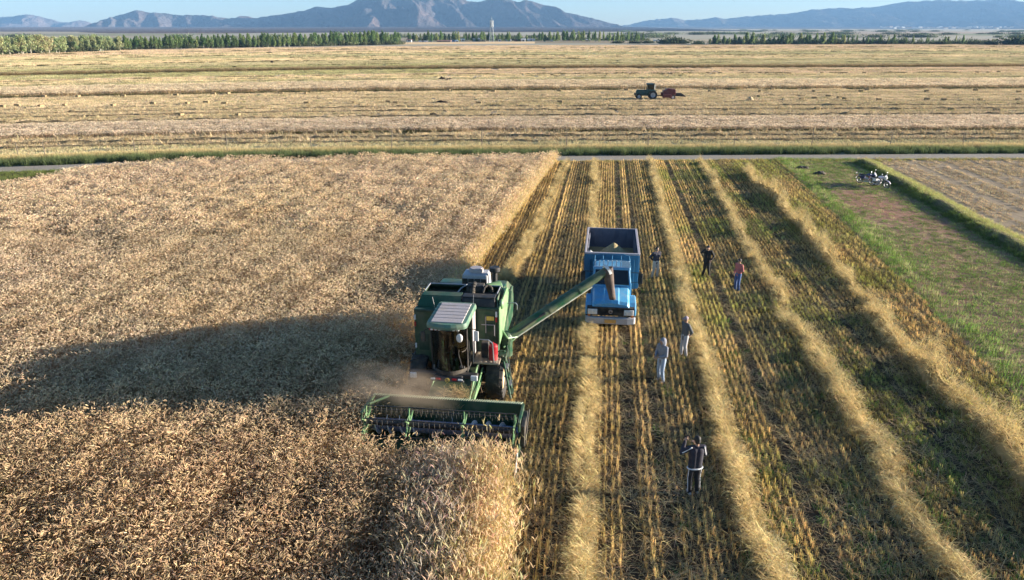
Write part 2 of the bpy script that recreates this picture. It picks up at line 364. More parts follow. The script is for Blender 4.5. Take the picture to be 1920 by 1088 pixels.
def patch(n, size, h, wd, c, s=.25, lean=.35):
    b = Blades(); p = np.c_[rng.uniform(-size/2, size/2, n), rng.uniform(-size/2, size/2, n), np.zeros(n)]
    b.add(p, rng.uniform(0, 6.28, n), np.abs(rng.normal(0, lean, n)), .3, h*rng.uniform(.5, 1.2, n), wd, jit(c, n, s, .08), 2, [1, .9, .4])
    return b.mesh('stubble_patch')
def litter(n, r, h, wd, c, L=(.15, .4)):
    b = Blades(); a = rng.uniform(0, 6.28, n); rr = r*np.sqrt(rng.random(n)); p = np.c_[rr*np.cos(a), rr*np.sin(a), rng.uniform(.02, h, n)]
    b.add(p, rng.uniform(0, 6.28, n), rng.uniform(.9, 1.6, n), rng.uniform(-.2, 1.2, n), rng.uniform(L[0], L[1], n), wd, jit(c, n, .25, .06), 3, [1, 1, 1, .6])
    return b.mesh('litter_clump')

# ---------------- standing wheat ----------------
MW = plantmat('wheat_straw', .22, .42, (.86, .80, .74), .5, .7)
def crop_points(poly, y0, y1, sp, x0=-62, x1=6):
    x, y = grid(x0, x1, y0, y1, sp); k = inpoly(x, y, poly) & inview(x, y, 4); return x[k], y[k]
PX, PY, PS = [], [], []
for y0, y1, sp, s in ((9, 30, .25, 1.0), (30, 48, .28, 1.05), (48, 72, .32, 1.2)):
    x, y = crop_points(CROP, y0, y1, sp); PX.append(x); PY.append(y); PS.append(np.full(len(x), s))
x, y, s = np.concatenate(PX), np.concatenate(PY), np.concatenate(PS)
v = x*CU-y*SU; wob = vnoise(x, y, .15, 3)*.9
gap = np.abs(((v+wob)/1.95) % 1-.5) < .075
low = vnoise(x, y, .33, 5); keep = ~(gap & (rng.random(len(x)) < .5)) & ~((low < .27) & (rng.random(len(x)) < .5))
x, y, s, low = x[keep], y[keep], s[keep], low[keep]
und = vnoise(x, y, .9, 8)
hs = (1-.10*np.exp(-((((v[keep] if False else x*CU-y*SU)+vnoise(x, y, .15, 3)*.9)/1.95 % 1-.5)/.13)**2))*(.80+.24*low+.20*und)*rng.uniform(.84, 1.12, len(x))
tn = vnoise(x, y, .12, 11)[:, None]; tint = np.array([1.0, .93, .86])*(1-tn)+np.array([1.05, 1.0, .82])*tn
tint = tint*(.86+.28*und[:, None])
near = np.clip((26-y)/10, 0, 1)[:, None]; tint = tint*(1-near*np.array([.0, .06, .14]))
wp = [wheat(wmul=1.0) for _ in range(7)]; wpf = [wheat(n=20, wmul=1.7, leaf=12) for _ in range(5)]
isfar = y > 42
scatter('standing_wheat', np.c_[x, y, np.full(len(x), .01)][~isfar], wp, MW, np.c_[s, s, hs][~isfar], tint=tint[~isfar], label='ripe tan wheat standing uncut left of the combine harvester', cat='wheat', tilt=.06)
scatter('standing_wheat', np.c_[x, y, np.full(len(x), .01)][isfar], wpf, MW, np.c_[s, s, hs][isfar], tint=tint[isfar], label='ripe tan wheat standing uncut near the dirt road', cat='wheat', tilt=.06)

# ---------------- tall weeds at the crop edge in front of the header ----------------
MG = plantmat('grass_blades', .25, .35, (.75, .85, .7), .5, .4)
x, y = grid(-3.4, 1.6, 9, 19.2, .23); ex = -.28-(18.9-y)*.045
k = (x < ex+.2) & (x > -2.9+2.2*(vnoise(x, y, .5, 21)-.3)) & (rng.random(len(x)) < .2+.7*np.clip((x+2.9)/1.8, 0, 1)) & (y < 17.7+.8*(np.abs(x+1.5) < .8)); x, y, ex = x[k], y[k], ex[k]
k = ~((y > 18.6) & (x < -3)); x, y, ex = x[k], y[k], ex[k]
edge = x > ex-.75+.5*(vnoise(x, y, .6, 5)-.5)
reed = [grass(48, .24, 1.08, .007, (.44, .34, .22), .8, seed_head=(.58, .46, .34), lean=.34) for _ in range(4)]
gold = [grass(80, .24, 1.0, .009, (.74, .56, .20), .7, tip=(.66, .50, .24), seed_head=(.66, .50, .28), lean=.30) for _ in range(4)]
scatter('tall_weeds', np.c_[x, y, 0*x][~edge], reed, MG, np.c_[np.ones(len(x)), np.ones(len(x)), .70+.45*vnoise(x, y, .7, 9)-.25*np.clip((y-16.5)/2, 0, 1)][~edge], label='tall feathery pinkish weeds in front of the harvester reel', cat='weeds', tilt=.1)
scatter('edge_grass', np.c_[x, y, 0*x][edge], gold, MG, np.c_[np.ones(len(x)), np.ones(len(x)), .7+.5*vnoise(x, y, .7, 9)][edge], label='golden grass along the near edge of the uncut wheat', cat='grass', tilt=.12)
# lit crop edge behind the harvester
t = np.linspace(0, 1, 520); e0, e1, e2 = np.array([-3.3, 29.5]), np.array([-2.1, 38.0]), np.array([4.0, 71.0])
pl = np.where(t[:, None] < .25, e0+(e1-e0)*(t[:, None]/.25), e1+(e2-e1)*((t[:, None]-.25)/.75)); x = pl[:, 0]+rng.uniform(-.15, .2, 520); y = pl[:, 1]
scatter('crop_edge_grass', np.c_[x, y, 0*x], gold, MG, rng.uniform(.55, .85, 520), label='golden crop edge left standing behind the harvester', cat='grass', tilt=.1)

# ---------------- windrows ----------------
MS = meshmat('windrow_straw', .3, (.85, .78, .68), 1.2, .5)
def windrow(name, path, width, height, N, label, seed=1, wd=.011, c=(.86, .66, .32), cat='straw row', wav=.12, L=(.12, .38), group='straw windrows in the field', bias=1.45, zoff=0, crossy=True):
    path = np.array(path, float); seg = np.r_[0, np.cumsum(np.hypot(*np.diff(path, axis=0).T))]; T = seg[-1]
    ns = int(T/.3)+2; tt = np.linspace(0, T, ns); cx = np.interp(tt, seg, path[:, 0]); cy = np.interp(tt, seg, path[:, 1])
    tx = np.gradient(cx); ty = np.gradient(cy); q = np.hypot(tx, ty); tx /= q; ty /= q; nx, ny = ty, -tx
    wv = (vnoise(tt, tt*0, .35, seed)-.5)*wav*4; cx = cx+nx*wv; cy = cy+ny*wv
    wl = width*(.5+.9*vnoise(tt, tt*0, .6, seed+1)); hl = height*(.05+2.0*vnoise(tt, tt*0, .55, seed+2, 2))
    b = Blades(); K = 9; V = []
    for j in range(K):
        a = j/(K-1)*2-1; px = cx+nx*wl/2*a; py = cy+ny*wl/2*a
        z = hl*.38*(1-abs(a)**1.7)*(.7+.6*vnoise(px, py, 2.5, seed+3)); z[[0, -1]] = 0
        V.append(np.c_[px, py, np.maximum(z, 0 if 0 < j < K-1 else -.03)+zoff])
    V = np.stack(V, 1).reshape(-1, 3); i = np.arange(ns-1)[:, None]*K; Q = np.concatenate([i+np.array([[j, j+1, K+j+1, K+j]]) for j in range(K-1)])
    b.solid(V, Q, np.array(c)*np.clip(.25+.4*rng.random((len(V), 1)), 0, 1))
    lerpf = lambda A, ii: A[np.clip(ii.astype(int), 0, ns-2)]*(1-(ii-np.clip(ii.astype(int), 0, ns-2)))+A[np.clip(ii.astype(int), 0, ns-2)+1]*(ii-np.clip(ii.astype(int), 0, ns-2))
    K2 = N//9; s_c = T*rng.random(K2)**bias; a_c = np.clip(rng.normal(-.12, .5, K2), -1.15, 1.0); i_c = s_c/T*(ns-1)
    cxc = lerpf(cx, i_c)+lerpf(nx, i_c)*lerpf(wl, i_c)/2*a_c; cyc = lerpf(cy, i_c)+lerpf(ny, i_c)*lerpf(wl, i_c)/2*a_c
    zc = np.maximum(lerpf(hl, i_c)*(1-np.minimum(1, np.abs(a_c))**1.6), .03)*rng.uniform(.55, 1.25, K2)
    out = np.arctan2(lerpf(ny, i_c)*np.sign(a_c), lerpf(nx, i_c)*np.sign(a_c)); azc = np.where(rng.random(K2) < .75, out+rng.normal(0, .7, K2), rng.uniform(0, 6.28, K2)); lc = rng.uniform(.65, 1.5, K2); cl = rng.uniform(.6, 1.15, K2)
    g = rng.integers(0, K2, N); p = np.c_[cxc[g]+rng.normal(0, .075, N), cyc[g]+rng.normal(0, .075, N), np.maximum(.02, zc[g]*rng.uniform(.6, 1.0, N))+zoff]
    b.add(p, azc[g]+rng.normal(0, .5, N), lc[g]+rng.normal(0, .22, N), rng.uniform(.0, 2.1, N), rng.uniform(L[0], L[1], N), wd*rng.uniform(.7, 1.3, N), jit(c, N, .15, .05)*cl[g][:, None], 3, [1, 1, .9, .5])
    o = link(name, b.mesh(name), MS); return tag(o, label, cat, group)
windrow('straw_windrow', [(-.35, 35.0), (.5, 39), (2.3, 50), (4.7, 66), (5.3, 70)], .8, .42, 16000, 'pale straw windrow lying behind the combine harvester beside the crop edge', 1)
windrow('straw_windrow', [(.75, 8), (1.58, 14), (2.92, 25), (5.2, 45), (7.26, 63.7), (8.0, 70.5)], .72, .48, 34000, 'pale straw windrow running under the blue truck', 4)
windrow('straw_windrow', [(5.6, 8), (6.15, 14), (6.85, 21), (8.0, 30.2), (10.2, 47), (12.5, 63.7), (13.3, 71)], .76, .62, 34000, 'straw windrow just right of the people standing near the truck', 8)
windrow('straw_windrow', [(9.6, 8), (10.5, 14), (12.4, 30.2), (14.6, 46), (17.0, 61.4), (18.0, 70)], .76, .66, 32000, 'straw windrow right of the person in black, second from the weedy plot', 12)
windrow('straw_windrow', [(13.6, 8), (14.6, 16), (15.7, 25), (17.0, 33), (19.0, 47), (20.8, 63.7), (21.2, 67)], .74, .95, 34000, 'wavy straw windrow nearest to the green weedy plot', 16, wav=.3)

# ---------------- stubble rows ----------------
MST = plantmat('stubble_straw', .3, .18, (.70, .72, .55), .35, .7)
def rows(poly, y0, y1, vsp, usp, x0, x1):
    vs = np.arange(-30, 70, vsp); us = np.arange(4, 80, usp); V_, U_ = np.meshgrid(vs, us); V_ = V_.ravel(); U_ = U_.ravel()+rng.uniform(-.5, .5, V_.size)*usp
    x = V_*CU+U_*SU; y = -V_*SU+U_*CU; k = (y > y0) & (y < y1); x, y, V_ = x[k], y[k], V_[k]
    k = inpoly(x, y, poly) & inview(x, y, 2); return x[k], y[k], V_[k]
STUBX = [(-.75, 5), (-.5, 14), (-.2, 18.0), (-.2, 20), (-3.2, 20.5), (-2.6, 33), (-1.8, 38.0), (4.3, 70.8), (26, 72.3), (25.2, 66), (21.0, 41), (17.7, 22.4), (16.2, 5)]
x, y, v = rows(STUBX, 8, 72, .20, .27, 0, 0)
rowr = np.random.default_rng(5).random(600); ri = np.round((v+30)/.20).astype(int)
tramp = (np.abs(((v-.9) % 4.55)-1.3) < .16) | (np.abs(((v-.9) % 4.55)-3.0) < .16)
k = (rng.random(len(x)) < np.where(tramp, .8, .98)) & (rowr[ri] > .06) & ~(vnoise(x, y, .5, 61) < .12)
x, y, v, ri, tramp = x[k], y[k], v[k], ri[k], tramp[k]
hz = (.75+.55*rowr[(ri*7) % 600])*np.where(tramp, .75, 1)*rng.uniform(.8, 1.2, len(x))
green = np.clip((vnoise(x, y, .22, 41)-.42)*5, 0, 1)*np.clip((x-(5.5+.12*(y-14)))/2, 0, 1)
tint = (1-green[:, None])*np.array([1, .95, .88])+green[:, None]*np.array([.62, .78, .5]); tint = tint*(.55+.65*rowr[(ri*13) % 600]+.25*vnoise(x, y, .25, 77))[:, None]
stp = [stubble(wx=.022, n=int(rng.integers(12, 26)), h=float(rng.uniform(.12, .2))) for _ in range(10)]
scatter('stubble_rows', np.c_[x+rng.normal(0, .018, len(x))+.05*(vnoise(x, y, .8, 19)-.5), y, np.full(len(x), .002)], stp, MST, np.c_[np.ones(len(x)), np.full(len(x), 1.05), hz], rz=-ROW+rng.normal(0, .06, len(x))+math.pi*rng.integers(0, 2, len(x)), tint=tint, label='golden cut stubble in straight rows around the truck', cat='stubble')
x, y = grid(-4, 27, 8, 72, .42); k = inpoly(x, y, STUBX) & inview(x, y, 2) & (rng.random(len(x)) < .8); x, y = x[k], y[k]
lit = [litter(34, .35, .07, .010, (.50, .37, .20)) for _ in range(5)]
scatter('fallen_straw', np.c_[x, y, 0*x], lit, MST, rng.uniform(.7, 1.2, len(x)), label='loose straw scattered over the stubble', cat='straw')
# green weeds coming up between the rows
x, y = grid(4, 27, 8, 72, .34); vv = x*CU-y*SU; ng = vnoise(x, y, .3, 71)
band = (np.abs(vv-4.9) < .55) | (np.abs(vv-8.9) < .6) | (np.abs(vv-10.3) < .35) | (np.abs(vv-15.9) < .5) | (np.abs(vv-7.2) < .25)
k = inpoly(x, y, STUBX) & inview(x, y) & (rng.random(len(x)) < np.where(band, .95, .13)*np.clip((ng-.3)*3, 0, 1)); x, y = x[k], y[k]
gw = [grass(26, .17, .20, .014, (.16, .27, .06), 1.2, lean=.7) for _ in range(5)]
scatter('row_weeds', np.c_[x, y, 0*x], gw, MG, rng.uniform(.6, 1.3, len(x)), tint=np.array([1, 1, 1])*rng.uniform(.8, 1.3, (len(x), 1)), label='low green weeds growing between the straw windrows', cat='weeds')

# ---------------- weedy plot, bank, brown field ----------------
x, y = grid(16, 35, 8, 73, .25); rx, ry_ = (x-26.5)/3.2, (y-52)/9; red = np.exp(-(rx**2+ry_**2))
n1 = vnoise(x*CU-y*SU, (x*SU+y*CU)*.3, .8, 81); n2 = vnoise(x, y, .16, 83)
dl = (x*CU-y*SU)-np.interp(y, [5, 22.4, 41, 66], [15.5, 14.7, 15.7, 16.7]); edgeg = np.exp(-((dl-.7)/.75)**2)
dens = np.clip((n1*.8+n2*.8-.36)*3.2, 0.25, 1)*(1-.8*red)+edgeg*.45
k = inpoly(x, y, PLOT) & inview(x, y) & (rng.random(len(x)) < dens); x, y, edgeg = x[k], y[k], edgeg[k]
pg = [grass(30, .22, .15, .016, (.20, .31, .07), 1.4, lean=.7) for _ in range(5)]+[grass(24, .22, .16, .012, (.44, .42, .18), 1.0, lean=.8) for _ in range(3)]
scatter('plot_weeds', np.c_[x, y, 0*x+.01], pg, MG, np.c_[np.ones(len(x)), np.ones(len(x)), .8+edgeg]*rng.uniform(.6, 1.25, (len(x), 1)), tint=np.array([1, 1, 1])*(.7+.7*vnoise(x, y, .5, 87)[:, None]), label='patchy low green weeds on the reddish plot', cat='weeds')
BK = [(24.2, 5), (27.2, 22), (29.9, 41), (33.4, 66.3), (33.9, 70.5)]
bk = B(); prev = None; tt = np.linspace(0, 1, 90); sl = np.r_[0, np.cumsum(np.hypot(*np.diff(np.array(BK), axis=0).T))]
for t_ in tt*sl[-1]:
    cx, cy = np.interp(t_, sl, [p[0] for p in BK]), np.interp(t_, sl, [p[1] for p in BK]); hh = .29+.07*math.sin(t_*.7)
    cur = [bk.verts.new((cx+a, cy, z)) for a, z in ((-.85, -.02), (-.5, hh*.6), (-.2, hh), (.25, hh*.95), (.6, hh*.5), (1.1, -.02))]
    if prev: [bk.faces.new((prev[i], prev[i+1], cur[i+1], cur[i])) for i in range(5)]
    prev = cur
tag(obj('field_bank', bk, soil('bank_soil', (.26, .2, .12), (.2, .17, .09), (.16, .12, .07), 3, (1, 1), 0, .8, 25), smooth=True), 'low earth bank between the weedy plot and brown field', 'bank', kind='structure')
n = 3600; t_ = rng.uniform(0, sl[-1], n); cx = np.interp(t_, sl, [p[0] for p in BK]); cy = np.interp(t_, sl, [p[1] for p in BK]); a = rng.uniform(-1.15, 1.3, n)
z = .26*np.clip(1-np.abs(a-.05)/1.1, 0, 1); tn = np.where(a[:, None] < -.25, np.array([.8, .9, .7]), np.array([2.9, 2.3, 2.3]))*rng.uniform(.8, 1.2, (n, 1))  # green left side tinted darker to paint its shade; dry grass elsewhere
bg_ = [grass(34, .22, .27, .012, (.17, .20, .08), 1.1, lean=.6) for _ in range(5)]
scatter('bank_grass', np.c_[cx+a, cy, z], bg_, MG, rng.uniform(.6, 1.2, n), tint=tn, label='green and dry grass along the field bank', cat='grass')
x, y, v = rows(BROWN, 14, 73, .45, .5, 0, 0); k = rng.random(len(x)) < np.clip(vnoise(x, y, .4, 91)*1.9, 0, 1)*np.where((v+30) % 3.1 < .55, .12, 1); x, y, v = x[k], y[k], v[k]
brp = [stubble(26, .5, .07, .11, .014, (.70, .56, .37), 14) for _ in range(5)]
scatter('brown_field_stubble', np.c_[x, y, 0*x], brp, MST, rng.uniform(.8, 1.3, len(x)), rz=-ROW+rng.normal(0, .1, len(x)), tint=np.array([1, .92, .85])*(.7+.5*np.random.default_rng(9).random(400)[np.round((v+30)/.45).astype(int)][:, None]), label='short dull stubble on the field right of the bank', cat='stubble')

# ---------------- verge behind the road ----------------
x = rng.uniform(-75, 95, 6400); dv = rng.uniform(1.9, 8.0, 6400); y = ry(x)+dv
vg = [grass(60, .38, .52, .022, (.15, .17, .09), .9, tip=(.32, .31, .16)) for _ in range(5)]
bright = np.clip((dv-3.4)/2.6, 0, 1)[:, None]; tn = (1-bright)*np.array([.62, .75, .62])+bright*np.array([2.3, 1.75, 1.7])
scatter('verge_grass', np.c_[x, y, 0*x-.02], vg, MG, np.c_[np.ones(len(x)), np.ones(len(x)), rng.uniform(.6, 1.25, len(x))*(.75+.5*vnoise(x, y, .12, 14))*np.clip(1.15-(dv-4)*.16, .45, 1.15)]*1.1, tint=tn*rng.uniform(.8, 1.2, (len(x), 1)), label='thick green grass verge along the far side of the road', cat='grass')
x = rng.uniform(-75, 95, 2600); y = ry(x)-1.35-rng.exponential(.35, 2600)-.1
k = (x > 3.8) | (x < -38); x, y = x[k], y[k]
scatter('roadside_grass', np.c_[x, y, 0*x], bg_, MG, rng.uniform(.5, .9, len(x)), tint=np.where((x < -36)[:, None], np.array([1.3, 1.25, 1.0]), np.array([2.3, 1.7, 1.3])), label='dry grass along the near side of the road', cat='grass')
x, y = grid(-52, -37, 58, 67.5, .35); k = (y < ry(x)-1.6) & (y > 60.0+.9*(x+43.5)+rng.uniform(-.6, .6, len(x))); x, y = x[k], y[k]
scatter('corner_grass', np.c_[x, y, 0*x], bg_, MG, rng.uniform(.8, 1.3, len(x)), tint=np.array([1.2, 1.15, .9])*rng.uniform(.7, 1.2, (len(x), 1)), label='green grass at the far left corner of the wheat field', cat='grass')

# ---------------- beyond the road: stubble, standing strips, rows ----------------
MF = plantmat('far_straw', .22, .3, (.82, .85, .72), .06, .6)
p1 = [patch(420, 2.2, .17, .03, (.62, .515, .35)) for _ in range(5)]
XX, YY, SS = [], [], []
for y0, y1, sp, s in ((68, 160, 1.9, 1), (160, 330, 3.8, 1.9), (330, 600, 7.5, 3.6)):
    x, y = grid(-.78*y1-12, .78*y1+12, y0, y1, sp, .35); k = inview(x, y, 6); XX.append(x[k]); YY.append(y[k]); SS.append(np.full(k.sum(), s))
x, y, s = map(np.concatenate, (XX, YY, SS)); tint = np.ones((len(x), 3)); ok = (y > np.minimum(yfield(x, 281), ry(x)+6.5)) & (y < yfield(x, 85.5)-2)
REL = {'tan': (1, .93, .84), 'pale': (1.15, 1.07, .92), 'green': (.82, .84, .68), 'olive': (.88, .88, .74), 'pink': (1.08, .96, .90), 'straw': (1.05, .95, .80)}
for i, kd in enumerate(kinds):
    a = yfield(x, 290 if i == 0 else STRIPS[i-1][0]); b_ = yfield(x, STRIPS[i][0]); mk = (y >= a) & (y < b_)
    if kd: tint[mk] = REL[kd]
gl = (y > yfield(x, 137)) & (y < yfield(x, 118)) & (x < -20); tint[gl] = (.74, .80, .58)
ls = vnoise(x*.05, y*1.0, .5, 51)[:, None]; tint = tint*(.82+.36*ls)
scatter('far_stubble', np.c_[x, y, 0*x-.02][ok], p1, MF, np.c_[s, s, np.sqrt(s)*1.1][ok], rz=rng.normal(0, .05, ok.sum()), tint=tint[ok], label='short pale stubble covering the plain beyond the road', cat='stubble')
fw = [wheat(n=34, r=.55, hgt=.62, wmul=3.0, leaf=20) for _ in range(5)]
def strip(ya, yb, sp, s, x0, x1, hmul, label, tn=(1, .95, .82), n=None, front=None):
    A, Bb = yfield(np.array([0.]), ya)[0], yfield(np.array([0.]), yb)[0]
    x, y = grid(x0, x1, min(A, Bb)*.8-5, max(A, Bb)*1.05+5, sp, .5); k = (y > yfield(x, ya)) & (y < yfield(x, yb)) & inview(x, y, 6); x, y = x[k], y[k]
    t_ = np.asarray(tn)*(.85+.3*vnoise(x*.1, y, .4, 55)[:, None])
    scatter('uncut_strip', np.c_[x, y, 0*x], fw, MW, np.c_[np.full(len(x), s), np.full(len(x), s), hmul*rng.uniform(.8, 1.15, len(x))], tint=t_, label=label, cat='crop strip')
strip(247, 225, .75, 1.15, -95, 110, .72, 'uncut tan strip nearest beyond the grass verge', (1.0, .98, .95))
strip(168.5, 155, 1.15, 1.8, -150, 160, 1.0, 'uncut pale strip with a dark front edge behind the tractor', (1.08, 1.06, .96))
strip(128.5, 126, 1.5, 2.2, -210, 260, 1.1, 'thin uncut strip far across the plain', (.6, .55, .4))
# dark weedy balk lines; those at strip fronts paint in the shaded crop face
dk = [grass(40, .7, .55, .07, (.13, .12, .055), .8) for _ in range(4)]
X, Y, S, T = [], [], [], []
for yc, nper, s, wid, x0, x1, tn in ((99, 2.2, 2.0, 2., -400, 400, 1.5), (111, 1.1, 1.6, 1.0, -170, 40, .9), (104.5, 1.6, 1.7, 1.2, -100, 420, 1.3), (128.8, .8, 1.3, .8, -160, 260, .9), (139.5, .8, 1.1, .7, -180, 240, 1.3), (169.5, .45, 1.0, .6, -130, 150, 1.0), (119, 1.4, 1.3, .8, -200, 220, 1.7), (152, 1.2, .9, .6, -160, 20, 1.6), (247.6, .35, .75, .35, -85, 95, .85), (91, 3, 2.6, 2.5, -400, 480, 1.6), (95.5, 2.6, 2.0, 1.5, -350, 450, 2.2), (107, 1.6, 1.4, .8, -250, 350, 2.3), (115, 1.4, 1.2, .7, -230, 300, 2.2), (123, 1.2, 1.0, .6, -200, 250, 2.4), (134, 1.0, .9, .5, -190, 230, 2.3), (143, .9, .8, .5, -180, 210, 2.2), (147.5, .9, .8, .4, -170, 200, 2.0), (176, .7, .5, .3, -130, 150, 2.6), (186, .7, .5, .3, -120, 140, 2.6), (196, .6, .45, .3, -110, 130, 2.6), (211, .6, .45, .3, -100, 120, 2.6), (235, .5, .4, .6, -90, 105, 2.4)):
    n = int((x1-x0)/nper*1.5); x = rng.uniform(x0, x1, n); X.append(x); Y.append(yfield(x, yc)+rng.normal(0, wid*.3, n)); S.append(np.full(n, s)*rng.uniform(.6, 1.2, n)); T.append(np.full(n, tn)*rng.uniform(.8, 1.2, n))
q0, q1 = P(768, 252), P(788, 229); tq = rng.random(90); X.append(q0[0]+(q1[0]-q0[0])*tq+rng.normal(0, .15, 90)); Y.append(q0[1]+(q1[1]-q0[1])*tq); S.append(np.full(90, .9)); T.append(np.full(90, .5))  # dark tufts stand in for the dark gap of a notch in the strip
x, y, s, t_ = map(np.concatenate, (X, Y, S, T)); k = (vnoise(x, y, .06, 33) > .40)
scatter('balk_weeds', np.c_[x, y, 0*x][k], dk, MG, np.c_[s, s, s*.55+.25][k], tint=(np.array([1, 1, 1])*t_[:, None])[k], label='dark weeds on the far balks, and tufts painting shade at strip fronts', cat='weeds')
# far windrows: straw rows lying across the picture
def frow(yc, x0, x1, wdt, hh, N, seed, label):
    xs = np.linspace(x0, x1, 12); pth = [(a, yfield(np.array([a]), yc)[0]) for a in xs]
    return windrow('straw_windrow', pth, wdt, hh, N, label, seed, wd=.035, c=(.78, .61, .36), bias=1.0, wav=.22, L=(.35, .8), group='straw windrows beyond the road')
frow(264, -62, 66, .8, .36, 6200, 31, 'broken straw windrow nearest to the grass verge')
frow(256, -66, 72, 1.0, .62, 8500, 33, 'lumpy straw windrow at the foot of the uncut tan strip')
frow(218, -85, 95, 1.0, .6, 8000, 35, 'straw windrow just behind the uncut tan strip')
frow(207, -90, 100, .9, .5, 7000, 37, 'straw windrow beyond the uncut strip, second from it')
frow(200, -95, 105, .9, .5, 7000, 39, 'straw windrow beyond the uncut strip, third from it')
frow(192, -100, 112, .8, .26, 3000, 41, 'faint straw windrow just in front of the tractor')
frow(181, -60, 118, .7, .22, 2600, 43, 'faint straw windrow behind the tractor')

# ---------------- straw bales ----------------
MB_ = meshmat('bale_straw', .05, (.8, .75, .65), 3, .4)
def bale_mesh():
    b = B(); box(b, -.5, .5, -.25, .25, 0, .48); bmesh.ops.subdivide_edges(b, edges=b.edges, cuts=4, use_grid_fill=True)
    V = np.array([v.co for v in b.verts]); b.verts.index_update(); V += rng.normal(0, .014, V.shape); V[:, 2] = np.maximum(V[:, 2], 0)
    for gx in (-.18, .18): m_ = np.abs(V[:, 0]-gx) < .13; V[m_, 1] *= .95; V[m_, 2] *= .97
    Q = np.array([[v.index for v in f.verts] for f in b.faces]); b.free()
    bl = Blades(); bl.solid(V, Q, (.36, .27, .15)); n = 130; p = rng.uniform((-.5, -.25, 0), (.5, .25, .48), (n, 3)); fc = rng.integers(0, 3, n)
    p[fc == 0, 1] = -.25; p[fc == 1, 2] = .48; p[fc == 2, 0] = .5
    bl.add(p, rng.uniform(0, 6.28, n), rng.uniform(.6, 1.8, n), .4, .12, .012, jit((.42, .32, .18), n), 2)
    return bl.mesh('bale')
bms = [bale_mesh() for _ in range(3)]; [m.materials.append(MB_) for m in bms]
bl_px = [(30, 183), (83, 183), (147, 183), (231, 182), (330, 180), (400, 178), (428, 177), (527, 177), (573, 177), (5, 202), (33, 200), (77, 201), (122, 199), (287, 196), (352, 196), (387, 194), (421, 196), (575, 195), (213, 200), (340, 218), (447, 218), (153, 222), (663, 195), (728, 193), (742, 195), (738, 172), (840, 171), (898, 195), (925, 173), (963, 170), (1050, 193), (1048, 172), (1141, 190), (1174, 170), (1330, 173), (1341, 169), (1424, 173), (1448, 169), (1525, 173), (1614, 173), (1625, 170), (1737, 173), (1829, 171), (1910, 174), (1422, 183), (1503, 188), (1553, 182), (1574, 185), (1583, 187), (1527, 186), (1648, 189), (1738, 188), (1770, 189), (1838, 189), (1909, 189), (1360, 208), (1532, 206), (1685, 207), (1783, 207), (1868, 208), (1010, 141), (1035, 142), (1087, 140), (1138, 141), (1157, 139), (1167, 138), (1183, 141), (1227, 139), (1244, 140), (1260, 139), (1284, 139), (1327, 138), (1338, 139), (1350, 138), (1392, 138), (1425, 138), (1438, 138), (1480, 139), (1541, 138), (1579, 138), (1586, 138), (1620, 138), (1670, 137), (1695, 138), (1732, 137), (1776, 137), (1791, 138), (1832, 137), (1852, 137), (1872, 136)]
for i in range(26): bl_px.append((985+i*36+random.uniform(-9, 9), 107.5+random.uniform(-1, .6)))
for i, (px, py) in enumerate(bl_px):
    o = bpy.data.objects.new('straw_bale', bms[i % 3]); col.objects.link(o); x, y = P(px, py); o.location = (x, y, -.02); o.rotation_euler = (0, 0, random.choice((0, 0, 0, R(90)))+random.uniform(-.25, .25)); k_ = .9 if y > 100 else .8; o.scale = (k_,)*3
    if py < 120: lb, g = 'tiny square straw bale in the farthest dotted line', 'straw bales in the farthest line'
    elif py < 150: lb, g = 'small square straw bale in the line well beyond the tractor', 'straw bales in the middle line'
    elif py < 178.5: lb, g = 'square straw bale along the dark edge of the pale uncut strip', 'straw bales along the uncut strip'
    elif px < 960 and py < 190: lb, g = 'square straw bale in the left end of the strip row', 'straw bales at the left end'
    elif px > 1290: lb, g = 'square straw bale lying right of the tractor and red baler', 'straw bales right of the tractor'
    elif py > 205: lb, g = 'square straw bale lying near the closest windrows on the left', 'straw bales on the left near windrows'
    else: lb, g = 'square straw bale lying in front of the windrows left of the tractor', 'straw bales left of the tractor'
    tag(o, lb, 'straw bale', g)

# dark manure / soil heaps in the plain
MH = soil('dark_heap', (.045, .034, .026), (.065, .05, .036), (.03, .024, .02), 3, (1, 1), 0, 1, 12)
def heap(x, y, rx, ry_, h, label, name='soil_heap', cat='heap', m=None):
    b = B(); bmesh.ops.create_uvsphere(b, u_segments=22, v_segments=12, radius=1)
    for v in b.verts:
        k = 1+.35*noise.noise(v.co*2.3+Vector((x, y, 0)))+.15*noise.noise(v.co*6+Vector((y, x, 0))); v.co = Vector((v.co.x*rx*k, v.co.y*ry_*k, max(-.1, v.co.z*h*k)))
    return tag(obj(name, b, m or MH, smooth=True, loc=(x, y, -.03)), label, cat)
for px, py, wpx, hpx, lb in ((829, 150, 9, 5, 'dark soil heap beyond the pale strip, left one of two'), (843, 151, 11, 3.5, 'low dark soil heap beyond the pale strip, right one of two'), (828, 193, 16, 4, 'dark flat heap with pale foot left of centre on the plain'), (812, 217, 11, 4.5, 'dark pointed heap by the windrow above the notch in the tan strip'), (930, 217, 22, 3, 'long low dark heap by the windrow in mid plain'), (510, 118, 5, 3, 'small dark heap on the far left green strip'), (440, 127, 6, 2.5, 'small dark heap in front of the far left green strip'), (505, 100, 8, 2.5, 'small dark heap nearest the poplar plantation'), (1470, 188, 10, 3, 'small brown heap right of the baler'), (1406, 189, 9, 6, 'pointed straw coloured heap right of the baler')):
    x, y = P(px, py); s = (y*math.cos(TH)+H*math.sin(TH))/F
    heap(x, y, wpx*s*.75, wpx*s*.5, hpx*s*1.15, lb, m=(FM['straw'] if 'straw' in lb or 'brown' in lb else None))
x, y = P(1812, 118)
